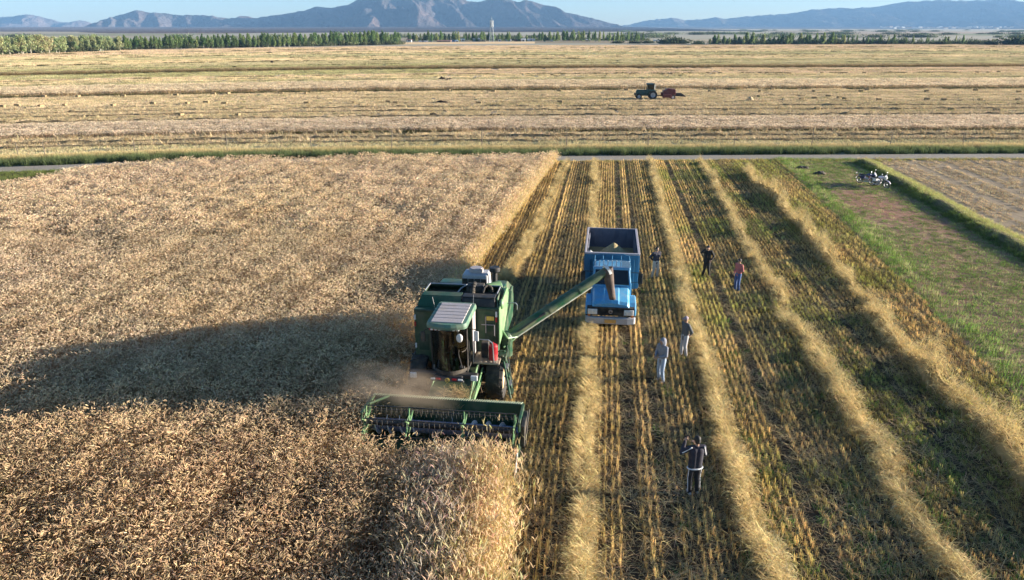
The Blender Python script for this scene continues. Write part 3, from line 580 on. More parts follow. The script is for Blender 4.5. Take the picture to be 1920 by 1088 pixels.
# two dark bundles at the head of the plot
MCL = paint('dark_cloth', (.02, .018, .02), .8, dust=.3)
for px, py, lb in ((1503, 317, 'dark cloth bundle lying on the reddish plot, left one'), (1536, 327, 'dark cloth bundle lying on the reddish plot, nearer the motorcycles')):
    x, y = P(px, py); b = B(); bmesh.ops.create_uvsphere(b, u_segments=20, v_segments=12, radius=1)
    for v in b.verts:
        k = 1+.5*noise.noise(v.co*2+Vector((px, 0, 0)))+.2*noise.noise(v.co*7); v.co = Vector((v.co.x*.55*k, v.co.y*.3*k, max(-.05, v.co.z*.24*k)))
    tag(obj('cloth_bundle', b, MCL, smooth=True, loc=(x, y, .02)), lb, 'bundle')

# fence posts along the verge
MP = paint('post_wood', (.16, .13, .10), .9, dust=.3)
pm = B(); cyl(pm, (0, 0, -.2), (.03, 0, 1.9), .045, .035, 7); pme = bpy.data.meshes.new('post'); pm.to_mesh(pme); pm.free(); pme.materials.append(MP)
for i, px in enumerate((18, 50, 126, 166, 303, 455, 600, 742, 905, 1060, 1210, 1370, 1515, 1662, 1800)):
    x, _ = P(px, 283); o = bpy.data.objects.new('fence_post', pme); col.objects.link(o); o.location = (x*1.04, ry(np.array([x*1.04]))[0]+6.4, 0); o.rotation_euler = (random.uniform(-.06, .06), random.uniform(-.06, .06), random.random()*6)
    o.scale = (1, 1, random.uniform(.8, 1.1))
    tag(o, 'thin grey fence post standing in the grass verge behind the road', 'post', 'fence posts along the verge')

# ---------------- trees ----------------
MTRU = plantmat('undergrowth_leaf', .3, .2)
MTR = meshmat('tree_leaf', .5, (.75, .8, .7), .05, .4, 1, [(1.12, 1.05, .9), (.78, .92, .85)])
MTY = meshmat('dry_tree_leaf', .45, (.8, .8, .75), .05, .4, 1, [(1.05, 1.0, .9), (.80, .92, .78)])
MBK = paint('bark', (.50, .46, .38), .9, dust=.2)
def leafcloud(n, fn, size, c, s=.28):
    pos = fn(n); b = Blades()
    pos[:, 2] = np.maximum(pos[:, 2], .15); b.add(pos, rng.uniform(0, 6.28, n), rng.uniform(.1, 1.6, n), .4, size*rng.uniform(.6, 1.3, n), size*.8, jit(c, n, s, .08), 1, [.9, .5])
    return b.mesh('crown')
def poplar_fn(h, r, z0=.5):
    def f(n):
        # leafy upright limbs
        k = 16; la = rng.uniform(0, 6.28, k); lz = z0+(h-z0)*rng.random(k)*.65; lr = r*rng.uniform(.25, .75, k); ll = rng.uniform(.22, .42, k)*h
        i = rng.integers(0, k, n); t = rng.random(n); prof = lambda z: np.clip(1.12-((z-z0)/(h-z0))**3.0, .10, 1)*np.clip((z-z0)/(h*.12)+.4, 0, 1)
        z = np.minimum(lz[i]+ll[i]*t, h); rad = lr[i]*prof(z); x = np.cos(la[i])*rad+rng.normal(0, r*.22, n)*prof(z); y = np.sin(la[i])*rad+rng.normal(0, r*.22, n)*prof(z)
        return np.c_[x, y, z+rng.normal(0, .2, n)]
    return f
def broad_fn(h, r, z0=.9):
    def f(n):
        k = 22; c = np.c_[rng.normal(0, r*.55, k), rng.normal(0, r*.55, k), z0+(h-z0)*rng.uniform(.15, .88, k)]; c[:, :2] *= (1.1-.55*((c[:, 2:]-z0)/(h-z0)))
        i = rng.integers(0, k, n); d = rng.normal(0, 1, (n, 3)); d /= np.linalg.norm(d, axis=1)[:, None]; d *= (r*.42*rng.uniform(.6, 1.05, n))[:, None]; return c[i]+d*np.array([1, 1, 1.15])
    return f
def trunk_mesh(h, r, limbs, sp):
    b = B(); cyl(b, (0, 0, -.2), (0, 0, h*.45), r, r*.7, 8); cyl(b, (0, 0, h*.45), (0, 0, h*.95), r*.7, r*.12, 7)
    for i in range(limbs):
        a = i*2.4; z = h*(.2+.6*i/limbs); cyl(b, (0, 0, z), (math.cos(a)*sp, math.sin(a)*sp, z+h*.2), r*.35, r*.1, 5)
    me = bpy.data.meshes.new('trunk'); b.to_mesh(me); b.free(); me.materials.append(MBK); return me
POP = [(leafcloud(1500, poplar_fn(11, r*1.35), .6, c), trunk_mesh(11, .16, 8, r*.6)) for r, c in ((1.2, (.19, .27, .12)), (1.4, (.26, .34, .15)), (1.0, (.32, .39, .18)), (1.6, (.15, .22, .09)), (1.1, (.40, .43, .22)))]
BRD = [(leafcloud(1300, broad_fn(9, r), .6, c), trunk_mesh(8, .2, 9, r*.6)) for r, c in ((2.6, (.50, .49, .29)), (2.9, (.46, .47, .28)), (2.3, (.38, .41, .24)), (2.7, (.50, .48, .30)), (2.5, (.33, .38, .21)))]
for a, _ in POP: a.materials.append(MTR)
for a, _ in BRD: a.materials.append(MTY)
TC = {}
def LB(t, row, px, a, b_):
    i = min(4, max(0, int((px-a)/(b_-a)*5))); s_ = ('left end', 'left part', 'middle', 'right part', 'right end')[i]
    return t % (('' if row is None else ('front row, ', 'back row, ')[row])+s_)
def tree(kind, i, x, y, s, label, group, sxy=1.0):
    cm, tm = (POP if kind == 'poplar' else BRD)[i % 5]
    e = thing(kind+'_tree', label, 'tree', (x, y, -.05), random.random()*6.28, group); e.scale = (s*sxy, s*sxy, s)
    for nm, me in (('crown', cm), ('trunk', tm)): o = bpy.data.objects.new(nm, me); col.objects.link(o); o.parent = e
    return e
def treeH(px, ptop, pbase, kh):
    """world spot of the trunk foot and scale so that the crown reaches the row seen in the photo"""
    x, y = P(px, pbase); _, zt = PD(px, ptop, y); return x, y, zt/kh
# broad yellowing trees, far left
for r_ in range(2):
    for i in range(24):
        px = -14+i*10.6+random.uniform(-3, 3); base = np.interp(px, [0, 120, 235], [103.5, 99, 94.5])-r_*2.2; top = np.interp(px, [0, 30, 75, 120, 170, 215, 240], [67, 68, 64, 69, 66, 69, 70])+random.uniform(-2.5, 4)
        x, y, s = treeH(px, top, base, 9.3); tree('broadleaf', random.randrange(5), x, y+random.uniform(-2, 2), s, LB('yellowing broadleaf tree in the %s of the loose wood at far left', r_, px, -14, 245), 'broadleaf trees at the far left', 1.05)
# tall dense poplar plantation
for r_ in range(2):
    for i in range(54):
        px = 236+i*9.6+random.uniform(-2.5, 2.5)+r_*4; base = np.interp(px, [236, 500, 760], [93, 88.5, 83.5])-r_*1.2; top = np.interp(px, [236, 300, 420, 560, 640, 700, 760], [66, 67, 65, 62, 60, 58, 60])+random.uniform(-2.5, 5)
        x, y, s = treeH(px, top, base, 11.2); tree('poplar', random.choice((0, 1, 1, 2, 3)), x, y, s, LB('green poplar in the %s of the dense plantation left of the village', r_, px, 236, 760), 'poplars of the left plantation', 1.3)
# poplars behind the village
for i in range(66):
    px = 768+i*6.7+random.uniform(-3, 3)
    if 955 < px < 1010 and random.random() < .5: continue
    base = 78.5+random.uniform(-1.0, 1.2); top = np.interp(px, [768, 840, 900, 940, 1000, 1060, 1120, 1210], [59, 58, 60, 59, 62, 56, 57, 62])+random.uniform(-2, 4)
    x, y, s = treeH(px, top, base, 11.2); tree('poplar', random.choice((0, 1, 2, 3, 4)), x, y, s, LB('poplar behind the village houses, in the %s of that belt', None, px, 768, 1210), 'poplars behind the village', random.uniform(1.0, 1.5) if px < 1090 else .9)
# right plantation, thinner to its right end
for i in range(62):
    px = 1330+i*7.9+random.uniform(-4, 4); base = 83.2+random.uniform(-.6, .8); top = np.interp(px, [1330, 1370, 1420, 1500, 1560, 1650, 1820], [64, 60, 60, 60, 61, 63, 65])+random.uniform(-2.5, 9)
    x, y, s = treeH(px, top, base, 11.2); tree('poplar', random.choice((0, 1, 2, 4, 4)), x, y, s, LB('poplar in the %s of the thinning row on the right of the plain', None, px, 1330, 1820), 'poplars of the right row', random.uniform(1.1, 1.7) if px < 1560 else random.uniform(.6, 1.2))
bm_ = leafcloud(900, lambda n: np.c_[rng.normal(0, 1.6, n), rng.normal(0, 1.2, n), np.abs(rng.normal(0, .8, n))+.1], .55, (.085, .10, .055)); bm_.materials.append(MTR)
for i, (px, py, s) in enumerate(((1158, 82, 1), (1185, 82, .9), (1194, 82, .9), (1214, 82, 1.1), (1262, 83, 2.2), (1245, 83, 1.6), (1275, 83, 1.7), (1310, 84, 1.2), (1855, 84.5, 1.5), (1900, 84.5, 2.3), (1914, 84.5, 2.4), (1926, 84.5, 2.2), (1765, 84, 1.2), (1835, 83.5, 1.2))):
    x, y = P(px, py); o = bpy.data.objects.new('bush', bm_); col.objects.link(o); o.location = (x, y, 0); o.scale = (s*1.3, s, s); o.rotation_euler = (0, 0, i)
    tag(o, 'dark low bush right of the village at the plain edge' if px < 1400 else 'dark low bush at the far right end of the poplar row', 'bush', 'bushes right of the village' if px < 1400 else 'bushes at the far right')

# undergrowth added to darken and fill the feet of the plantations
ug = leafcloud(260, lambda n: np.c_[rng.normal(0, 1.7, n), rng.normal(0, .8, n), np.abs(rng.normal(0, 1.1, n))], .6, (.12, .14, .07))
ux, uy = [], []
for x0_, x1_, b0, b1, n_ in ((236, 760, 92.6, 83.4, 210), (-20, 240, 103, 94.5, 60), (768, 1215, 76.5, 76.5, 130), (1328, 1640, 83, 83, 110), (1640, 1830, 83, 83, 40)):
    for q_ in range(n_):
        f_ = rng.random(); X_, Y_ = P(x0_+(x1_-x0_)*f_, b0+(b1-b0)*f_+rng.normal(0, .25)); ux.append(X_); uy.append(Y_)
ux, uy = np.array(ux), np.array(uy)
scatter('undergrowth', np.c_[ux, uy, 0*ux], [ug], MTRU, np.c_[np.full(len(ux), 1.3), np.ones(len(ux)), rng.uniform(.6, 1.7, len(ux))], tint=rng.uniform(.7, 1.5, (len(ux), 1))*np.ones(3), label='undergrowth added to darken the foot of the tree belts', cat='undergrowth')
# far belts of trees and fields out to the fan
MFB = soil('far_dark_belt', (.10, .13, .08), (.13, .15, .09), (.08, .10, .07), .02, (1, 1), 0, 0, .3)
fr = leafcloud(700, lambda n: np.c_[rng.normal(0, 9, n), rng.normal(0, 3, n), rng.uniform(0, 1, n)**.7*(2.5+1.5*np.sin(rng.uniform(0, 6, n)))], 1.3, (.16, .19, .11)); 
xs, ys = [], []
for py, x0, x1, n, r_ in ((71, -900, 1500, 70, 12), (65, 100, 1900, 60, 30), (60, 200, 3000, 60, 60), (57.5, 500, 4200, 50, 120)):
    D = P(960, py)[1]; xs.append(rng.uniform(x0, x1, n)); ys.append(D+rng.normal(0, r_, n))
x, y = np.concatenate(xs), np.concatenate(ys)
scatter('far_trees', np.c_[x, y, 0*x], [fr], plantmat('far_leaf', .3, .2), rng.uniform(.5, 1.1, len(x)), rz=rng.normal(0, .3, len(x)), tint=rng.uniform(.8, 1.4, (len(x), 1))*np.array([1, 1, 1]), label='hazy belts of trees dotting the farthest plain', cat='trees')
FS = [(81, 74, 'green'), (72.5, 68, 'olive'), (67, 63.5, 'pink'), (63, 60, 'green'), (59.5, 58, 'pale')]
sb = B(); mi = []
for a, b_, k in FS:
    y0, y1 = P(960, a)[1], P(960, b_)[1]
    for j in range(7):
        x0 = rng.uniform(-1.0, 1.2)*y1; wv = rng.uniform(.15, .5)*y1; f = sb.faces.new([sb.verts.new(p) for p in ((x0, y0+j*.1, .0+j*.03), (x0+wv, y0+j*.1, j*.03), (x0+wv+20, y1-j, j*.03), (x0+10, y1-j, j*.03))]); f.material_index = int(rng.integers(0, 6))
so_ = obj('distant_fields', sb, None); [so_.data.materials.append(FM[k]) for k in mats]; tag(so_, 'distant patchwork of fields beyond the tree line', 'field', kind='structure')

# ---------------- village ----------------
WM = {n_: paint('wall_'+n_, c, .8, dust=.25) for n_, c in dict(white=(.72, .70, .66), blue=(.12, .27, .50), brick=(.30, .16, .12), tan=(.58, .44, .28), grey=(.42, .42, .43), pale=(.66, .72, .76), dark=(.10, .08, .075)).items()}
MGL = paint('dark_window', (.03, .035, .04), .2, dust=.0)
def house(px, py, wpx, hpx, wc, rc, label, roof='gable', deep=6):
    x, y = P(px, py); s = y/1456; W, Hh = wpx*s, hpx*s; e = thing('village_house', label, 'house', (x, y, -.05), random.uniform(-.1, .1))
    b = B(); box(b, -W/2, W/2, 0, deep, 0, Hh*.72); obj('wall', b, WM[wc], e)
    b = B()
    if roof == 'gable': prism(b, [(-.4, Hh*.70), (deep/2, Hh), (deep+.4, Hh*.70)], 'x', -W/2-.3, W/2+.3)
    elif roof == 'shed': prism(b, [(-.3, Hh*.725), (deep+.3, Hh*.725), (deep+.3, Hh), (-.3, Hh*.80)], 'x', -W/2-.25, W/2+.25)
    else: box(b, -W/2-.2, W/2+.2, -.2, deep+.2, Hh*.722, Hh*.84)
    obj('roof', b, WM[rc], e); n = max(1, int(W/4))
    for i in range(n):
        if n > 1 and i == n//2:
            b = B(); box(b, -.5, .5, -.06, .0, .05, 2.0); o = obj('door', b, WM['dark'], e); o.location = (-W/2+W*(i+.5)/n, -.01, 0)
        else:
            b = B(); box(b, -.6, .6, -.06, 0, 1.0, 2.1); o = obj('window', b, MGL, e); o.location = (-W/2+W*(i+.5)/n, -.01, 0)
for a in ((181, 97, 7, 4.5, 'white', 'white', 'lone small white house among the yellowing trees', 'gable'), (767, 79.5, 9, 6, 'white', 'brick', 'white house with red roof at the left end of the village', 'gable'), (793, 82, 14, 5, 'brick', 'grey', 'low brick house with grey roof left of the long dark shed', 'shed'), (806, 79, 10, 4.5, 'white', 'white', 'small white shed behind the low brick house', 'flat'), (832, 82, 26, 6.5, 'dark', 'brick', 'long dark shed with pinkish roof edge', 'gable'), (850, 80, 14, 5.5, 'blue', 'blue', 'blue walled building left of the pale blue box', 'flat'), (857, 81.5, 6, 6, 'pale', 'pale', 'pale blue cube building in the middle of the village', 'flat'), (868, 79, 7, 6, 'white', 'white', 'narrow white building right of the pale blue cube', 'gable'), (893, 78.8, 13, 7, 'grey', 'white', 'grey barn with a bright white roof', 'shed'), (905, 79, 11, 5, 'tan', 'tan', 'orange tan house left of the lattice mast', 'flat'), (937, 79.5, 5, 6, 'white', 'white', 'small bright white tank house right of the lattice mast', 'flat'), (953, 78.5, 9, 4.5, 'white', 'grey', 'small white house with grey roof right of the mast', 'gable'), (970, 79, 12, 6, 'brick', 'dark', 'dark brick block beside the pink gabled house', 'flat'), (981, 79.5, 8, 7, 'white', 'white', 'pinkish white gabled house beside the dark brick block', 'gable'), (996, 79, 14, 6, 'white', 'grey', 'long white house at the right end of the main village', 'gable'), (1035, 78, 8, 4, 'white', 'white', 'tiny white house among poplars right of the village', 'gable'), (1103, 78, 8, 4, 'tan', 'grey', 'tiny tan house among poplars farther right', 'gable'), (1178, 76, 8, 4, 'white', 'white', 'small white house standing right of the last poplars', 'flat'), (1234, 77.5, 14, 3.5, 'white', 'white', 'long low white shed near the dark bushes', 'flat'), (1250, 77.3, 10, 3, 'white', 'grey', 'low white shed with grey roof above the dark bushes', 'flat')):
    house(*a)
# enclosure wall along the village front
x0, y0 = P(745, 83.4); x1, y1 = P(1003, 81.6); b = B(); box(b, 0, math.hypot(x1-x0, y1-y0), 0, .4, 0, 1.5)
o = obj('compound_wall', b, WM['tan'], loc=(x0, y0, -.05)); o.rotation_euler = (0, 0, math.atan2(y1-y0, x1-x0)); tag(o, 'long low mud wall along the front of the village', 'wall')
# far village on the fan, right
for i in range(44):
    px = 1655+i*5.6+random.uniform(-3, 3); D = 3900+random.uniform(-300, 900); x = (px-960)/F*(D*math.cos(TH)); e = thing('distant_house', 'tiny pale house in the far village under the right hills', 'house', (x, D, 4.5+(D-3600)*.006), random.uniform(-.3, .3), 'houses of the far village')
    W, hh = random.uniform(9, 22), random.uniform(3.5, 7); b = B(); box(b, -W/2, W/2, 0, 8, -3, hh*.7); obj('wall', b, WM['white'], e)
    b = B(); prism(b, [(-.4, hh*.68), (4, hh), (8.4, hh*.68)], 'x', -W/2-.3, W/2+.3); obj('roof', b, WM[random.choice(('white', 'grey', 'brick', 'pale'))], e)

# lattice mast
x, y = P(922, 80.5); _, zt = PD(922, 33, y); e = thing('radio_mast', 'tall grey lattice mast rising above the village', 'mast', (x, y, 0)); MM = paint('galvanised', (.55, .58, .58), .5, .4, dust=.1)
b = B(); hw = lambda z: 1.5*(1-z/zt)+.45 if z < zt*.86 else .45*(1-(z/zt-.86)/.16)
lv = np.linspace(0, zt*.97, 17)
for z0, z1 in zip(lv[:-1], lv[1:]):
    for sx, sy in ((1, 1), (-1, 1), (-1, -1), (1, -1)):
        a, c = hw(z0), hw(z1); cyl(b, (sx*a, sy*a, z0), (sx*c, sy*c, z1), .13, n=5)
        nx_, ny_ = -sy, sx; cyl(b, (sx*a, sy*a, z0), (nx_*c, ny_*c, z1), .07, n=4); cyl(b, (sx*c, sy*c, z1), (nx_*c, ny_*c, z1), .07, n=4)
obj('lattice', b, MM, e)
for z in (.62, .70, .77):
    b = B(); cyl(b, (0, 0, zt*z), (0, 0, zt*z+.15), 1.3, n=14); obj('platform', b, MM, e)
    for k in range(3):
        b = B(); a = k*2.1+.4; box(b, -.22, .22, -.1, .1, 0, 2.0); o = obj('antenna', b, WM['white'], e); o.location = (math.cos(a)*1.4, math.sin(a)*1.4, zt*z+.2); o.rotation_euler = (0, 0, a)
b = B(); cyl(b, (0, 0, zt*.95), (0, 0, zt*1.04), .06, n=5); obj('lightning_rod', b, MM, e)

# ---------------- mountains ----------------
def mountain_mat(name, ca, cb, cc):
    m, N = newmat(name); v = wpos(N); f1 = noisef(N, .0022, 6, v, .4, .62); f2 = noisef(N, .012, 8, v, .35, .65, .65)
    c = mixc(N, f1, ca, cb); fm = N.n('ShaderNodeMath', operation='MULTIPLY'); N.l(f2, fm.inputs[0]); fm.inputs[1].default_value = .55; c = mixc(N, fm.outputs[0], c, cc)
    p = N.n('ShaderNodeBsdfDiffuse'); p.inputs['Roughness'].default_value = 1; N.l(c, p.inputs[0]); b = N.n('ShaderNodeBump'); b.inputs['Strength'].default_value = .9; b.inputs['Distance'].default_value = 16; N.l(f2, b.inputs['Height']); N.l(b.outputs[0], p.inputs['Normal'])
    o = N.n('ShaderNodeOutputMaterial'); N.l(p.outputs[0], o.inputs[0]); return m
def mountain(name, sky_px, D, front, back, amp, m, label, seed, ns=420, nt_=70, fan=1500, spur=170., zb=14, Dfun=None):
    px = np.array([p[0] for p in sky_px], float); py = np.array([p[1] for p in sky_px], float)
    s = np.linspace(px[0], px[-1], ns); ridge = np.interp(s, px, py)+(vnoise(s, s*0, .12, seed+40, 4)-.5)*3.2; Z = np.zeros((nt_, ns)); X = Z.copy(); Y = Z.copy()
    Dd = D if Dfun is None else None
    rx_ = np.zeros(ns); rz_ = np.zeros(ns); DD = np.zeros(ns)
    for i in range(ns):
        d = D if Dfun is None else Dfun(s[i]); rx_[i], rz_[i] = PD(s[i], ridge[i], d); DD[i] = d
    rz_ = np.maximum(rz_, 2)
    wid = np.clip(rz_/280., .12, 1.2)
    for j in range(nt_):
        t = j/(nt_-1)   # 0 front foot of the fan .. 1 back foot
        if t < .15: u = t/.15; off = -(front*wid+fan*(1-u)); base = u*u*zb; hgt = np.zeros(ns)
        elif t < .72: u = (t-.15)/.57; off = -front*wid*(1-u); base = zb*(1-u); hgt = rz_*u**1.25
        else: u = (t-.72)/.28; off = back*wid*u; base = 0; hgt = rz_*(1-u)**1.2
        X[j] = rx_*(DD+off)/DD; X[j] = rx_+(X[j]-rx_)*.0; Y[j] = DD+off
        env = 0 if t < .15 else (math.sin(min(1, (t-.15)/.57)*math.pi)**.7 if t < .72 else math.sin((t-.72)/.28*math.pi)*.6)
        env = env+(.06 if .6 < t < .85 else 0)
        wx = X[j]+(Y[j]-DD)*.35+60*np.sin(Y[j]/300.); r = np.zeros(ns); a_ = 1; sc_ = 1/spur
        for o_ in range(4):
            nn = vnoise(wx*sc_*.5+50, Y[j]*sc_*.16+50, 1.0, seed+o_, 1); r += a_*(1-np.abs(nn*2-1)*1.6); a_ *= .52; sc_ *= 2.1
        Z[j] = base+hgt+(r-1.05)*amp*env*np.clip(rz_/200, .1, 1.1)
        if t < .02: Z[j] = -3
    V = np.stack([X, Y, Z], 2).reshape(-1, 3); i = np.arange(ns-1)[None, :]; q = (np.arange(nt_-1)*ns)[:, None]; a = (q+i).ravel()
    me = npmesh(name, V, np.stack([a, a+1, a+ns+1, a+ns], 1)); o = link(name, me, m); me.polygons.foreach_set('use_smooth', [False]*len(me.polygons))
    return tag(o, label, 'mountains', kind='structure')
MM1 = mountain_mat('mountain_rock', (.11, .095, .095), (.20, .14, .12), (.075, .075, .08)); MM2 = mountain_mat('hill_rock', (.24, .20, .16), (.30, .24, .19), (.18, .16, .14))
mountain('mountain', [(60, 72), (110, 66), (180, 42), (218, 30), (255, 19), (275, 23), (310, 24), (345, 28), (380, 27), (430, 36), (458, 29), (480, 33), (520, 28), (560, 20), (597, 11), (618, 15), (650, 9), (690, -10), (740, -28), (800, -28), (850, -14), (880, 1), (902, 2), (925, -1), (945, -3), (970, 3), (985, -1), (1003, 4), (1020, 10), (1042, 12), (1060, 22), (1090, 30), (1112, 34), (1140, 42), (1165, 49), (1190, 54)], 5600, 1150, 900, 105, MM1, 'dark blue rocky mountain range behind the tree line', 3, 520, 90, fan=3300, zb=13)
mountain('mountain', [(-420, 20), (-200, 26), (-60, 38), (0, 32), (40, 28), (62, 28), (90, 35), (115, 42), (132, 42), (150, 38), (160, 39), (175, 46), (220, 52), (300, 56)], 7400, 1200, 900, 100, MM1, 'pale mountain range at the far left edge', 5, 240, 70, fan=5000, zb=10)
mountain('mountain', [(1120, 53), (1165, 49), (1200, 41), (1230, 36), (1260, 33), (1285, 38), (1300, 38), (1340, 34), (1365, 36), (1390, 32), (1420, 30), (1475, 26), (1490, 24), (1520, 20), (1550, 16), (1610, 14), (1660, 9), (1700, 3), (1760, 1), (1820, 0), (1860, -1), (1900, 4), (1925, 5), (2000, 14), (2200, 20), (2500, 40)], 7900, 1700, 1000, 95, MM2, 'long hazy blue hills on the right', 9, 420, 80, fan=2600, spur=230)

# ---------------- air ----------------
hz = B(); box(hz, -9000, 9000, -300, 9400, -4, 640); hm, N = newmat('haze_air'); pv = N.n('ShaderNodeVolumePrincipled'); pv.inputs['Color'].default_value = (.32, .60, 1, 1); pv.inputs['Density'].default_value = HAZE; pv.inputs['Anisotropy'].default_value = 0
o_ = N.n('ShaderNodeOutputMaterial'); N.l(pv.outputs[0], o_.inputs['Volume']); hm.cycles.homogeneous_volume = True if hasattr(hm.cycles, 'homogeneous_volume') else True
if HAZE: tag(obj('haze', hz, hm), 'thin blue haze over the whole plain', 'haze', kind='stuff')
# dust thrown up by the header
db = B(); bmesh.ops.create_uvsphere(db, u_segments=24, v_segments=14, radius=1); dm, N = newmat('dust_air'); pv = N.n('ShaderNodeVolumePrincipled'); pv.inputs['Color'].default_value = (.78, .62, .46, 1); pv.inputs['Anisotropy'].default_value = .1
tc = N.n('ShaderNodeTexCoord'); gr = N.n('ShaderNodeTexGradient', gradient_type='SPHERICAL'); N.l(tc.outputs['Object'], gr.inputs[0]); nf = noisef(N, 1.6, 4, tc.outputs['Object'], .40, .75)
m1 = N.n('ShaderNodeMath', operation='MULTIPLY'); N.l(gr.outputs[0], m1.inputs[0]); N.l(nf, m1.inputs[1]); m2 = N.n('ShaderNodeMath', operation='MULTIPLY'); N.l(m1.outputs[0], m2.inputs[0]); m2.inputs[1].default_value = 2.6; N.l(m2.outputs[0], pv.inputs['Density'])
o_ = N.n('ShaderNodeOutputMaterial'); N.l(pv.outputs[0], o_.inputs['Volume'])
dx, dy = P(752, 735, 1.2); o = obj('dust_cloud', db, dm, loc=(dx, dy-.2, 1.35)); o.scale = (2.4, 1.1, 1.0); o.rotation_euler = (0, R(14), R(-5)); tag(o, 'brown dust cloud blowing left over the header', 'dust', kind='stuff')
# ---------------- vehicle materials ----------------
G_ = paint('green_paint', (.010, .068, .030), .4, dust=.38, scale=1.6); GD = paint('dark_green_paint', (.007, .042, .022), .45, dust=.25)
GL = paint('pale_sunlit_green', (.16, .30, .13), .4, dust=.3); BLK = paint('black_rubber', (.018, .018, .019), .8, dust=.35); DRK = paint('dark_steel', (.03, .03, .032), .55, .3, dust=.35)  # GL: sunlit tone of the green paint, put into the colour for the lid
STL = paint('worn_steel', (.38, .38, .40), .4, .7, dust=.3); BST = paint('blued_steel', (.30, .34, .52), .35, .5, dust=.2); GRY = paint('grey_paint', (.42, .42, .44), .5, dust=.3); LGR = paint('light_grey_panel', (.42, .37, .36), .6, dust=.35)
RED = paint('red_paint', (.36, .012, .02), .35, dust=.15); WHT = paint('white_paint', (.75, .75, .73), .45, dust=.2); RIM = paint('rim_paint', (.62, .45, .25), .5, dust=.4); YEL = paint('yellow_plate', (.62, .45, .08), .5, dust=.1)
ORG = paint('orange_plate', (.62, .36, .10), .5, dust=.3); SKIN = paint('skin', (.42, .24, .16), .6, dust=0)
LENS = paint('lamp_glass', (.70, .70, .68), .12, dust=.05, spec=.8); AMB = paint('amber_lens', (.6, .18, .02), .2, dust=.05)
def glassmat(name, tint=(.25, .30, .28), fac=.45):
    m, N = newmat(name); g = N.n('ShaderNodeBsdfGlossy'); g.inputs['Roughness'].default_value = .05; g.inputs[0].default_value = (.8, .8, .8, 1)
    t = N.n('ShaderNodeBsdfTransparent'); t.inputs[0].default_value = (*tint, 1); fr_ = N.n('ShaderNodeFresnel'); fr_.inputs[0].default_value = 1.5
    a = N.n('ShaderNodeMath', operation='ADD'); N.l(fr_.outputs[0], a.inputs[0]); a.inputs[1].default_value = .03
    x = N.n('ShaderNodeMixShader'); N.l(a.outputs[0], x.inputs[0]); N.l(t.outputs[0], x.inputs[1]); N.l(g.outputs[0], x.inputs[2])
    o = N.n('ShaderNodeOutputMaterial'); N.l(x.outputs[0], o.inputs[0]); return m
GLS = glassmat('cab_glass'); GLD = glassmat('tinted_glass', (.10, .12, .14))

def wheel(parent, x, y, r, w_, lug=True, rim=RIM, name='wheel', hub=.55, n=30):
    """wheel turned about the x axis: tyre and rim as sub-parts"""
    e = bpy.data.objects.new(name, None); col.objects.link(e); e.parent = parent; e.location = (x, y, r)
    b = B(); h = w_/2; ri = r*hub
    revolve(b, [(ri, -h*.8), (r*.82, -h), (r*.93, -h*.92), (r*.965, -h*.6), (r*.965, h*.6), (r*.93, h*.92), (r*.82, h), (ri, h*.8)], (0, 0, 0), 36)
    if lug:
        for i in range(n):
            a = 2*math.pi*i/n; sd = 1 if i % 2 else -1; Mx = Matrix.Rotation(a, 4, 'X')
            for k in range(3):
                x0 = sd*(h*.02+k*h*.32); yy = -.05*k*r/.8*1.6; box(b, min(x0, x0+sd*h*.34), max(x0, x0+sd*h*.34), yy-.028, yy+.03, r*.94, r*1.0-(.02 if k == 2 else 0), M=Mx)
    obj('tyre', b, BLK, e)
    b = B(); revolve(b, [(ri*.99, -h*.75), (ri*.99, h*.75), (ri*.88, h*.7), (ri*.5, h*.25), (.04, h*.3), (.04, -h*.3), (ri*.5, -h*.25), (ri*.88, -h*.7)], (0, 0, 0), 28)
    for i in range(8):
        a = i*math.pi/4
        for s_ in (1, -1): cyl(b, (s_*h*.28, math.cos(a)*ri*.3, math.sin(a)*ri*.3), (s_*h*.36, math.cos(a)*ri*.3, math.sin(a)*ri*.3), .02*r/.6, n=6)
    for s_ in (1, -1): cyl(b, (0, 0, 0), (s_*h*.5, 0, 0), ri*.2, n=12)
    obj('rim', b, rim, e, smooth=False); return e

# ================= combine harvester =================
CO = (-1.9, 23.2, 0.0)
ch = thing('combine_harvester', 'green combine harvester with cab, reel header and raised unloading auger, cutting the wheat', 'combine harvester', CO, -ROW)
for s_ in (1, -1): wheel(ch, .05+s_*1.33, 0, .80, .60)
for s_ in (1, -1): wheel(ch, .05+s_*1.0, 3.6, .5, .34, n=24)
b = B(); box(b, -.95, 1.05, .1, 4.6, .75, 1.7); box(b, -1.35, 1.45, -.14, .14, .62, .92); box(b, -1.0, 1.1, 3.5, 3.7, .4, .62); box(b, -.75, .85, -.6, .1, .9, 1.5); obj('chassis', b, DRK, ch, .02)
# body side and front panels
b = B(); box(b, -1.40, 1.42, .15, 2.3, 1.62, 3.28); box(b, -1.45, -.70, -.16, .16, 1.30, 3.25)
box(b, -1.39, -1.31, 2.31, 4.5, 1.3, 2.6); box(b, 1.31, 1.39, 2.31, 4.5, 1.3, 2.6)
prism(b, [(2.3, 1.2), (2.3, 3.2), (3.6, 3.1), (4.8, 2.5), (5.4, 1.9), (5.3, 1.3), (4.2, 1.1)], 'x', -1.25, 1.3); obj('body', b, G_, ch, .03)
b = B(); box(b, -1.3, -.95, -.185, -.162, 1.75, 2.35); box(b, .95, 1.35, .125, .148, 2.0, 3.05); box(b, -1.43, -.72, -.19, -.162, 3.16, 3.25); box(b, .7, 1.40, .10, .148, 3.2, 3.28)
for z in (1.95, 2.1, 2.25): box(b, 1.42, 1.435, .5, 1.5, z, z+.07)
obj('access_panel', b, GD, ch, .008)
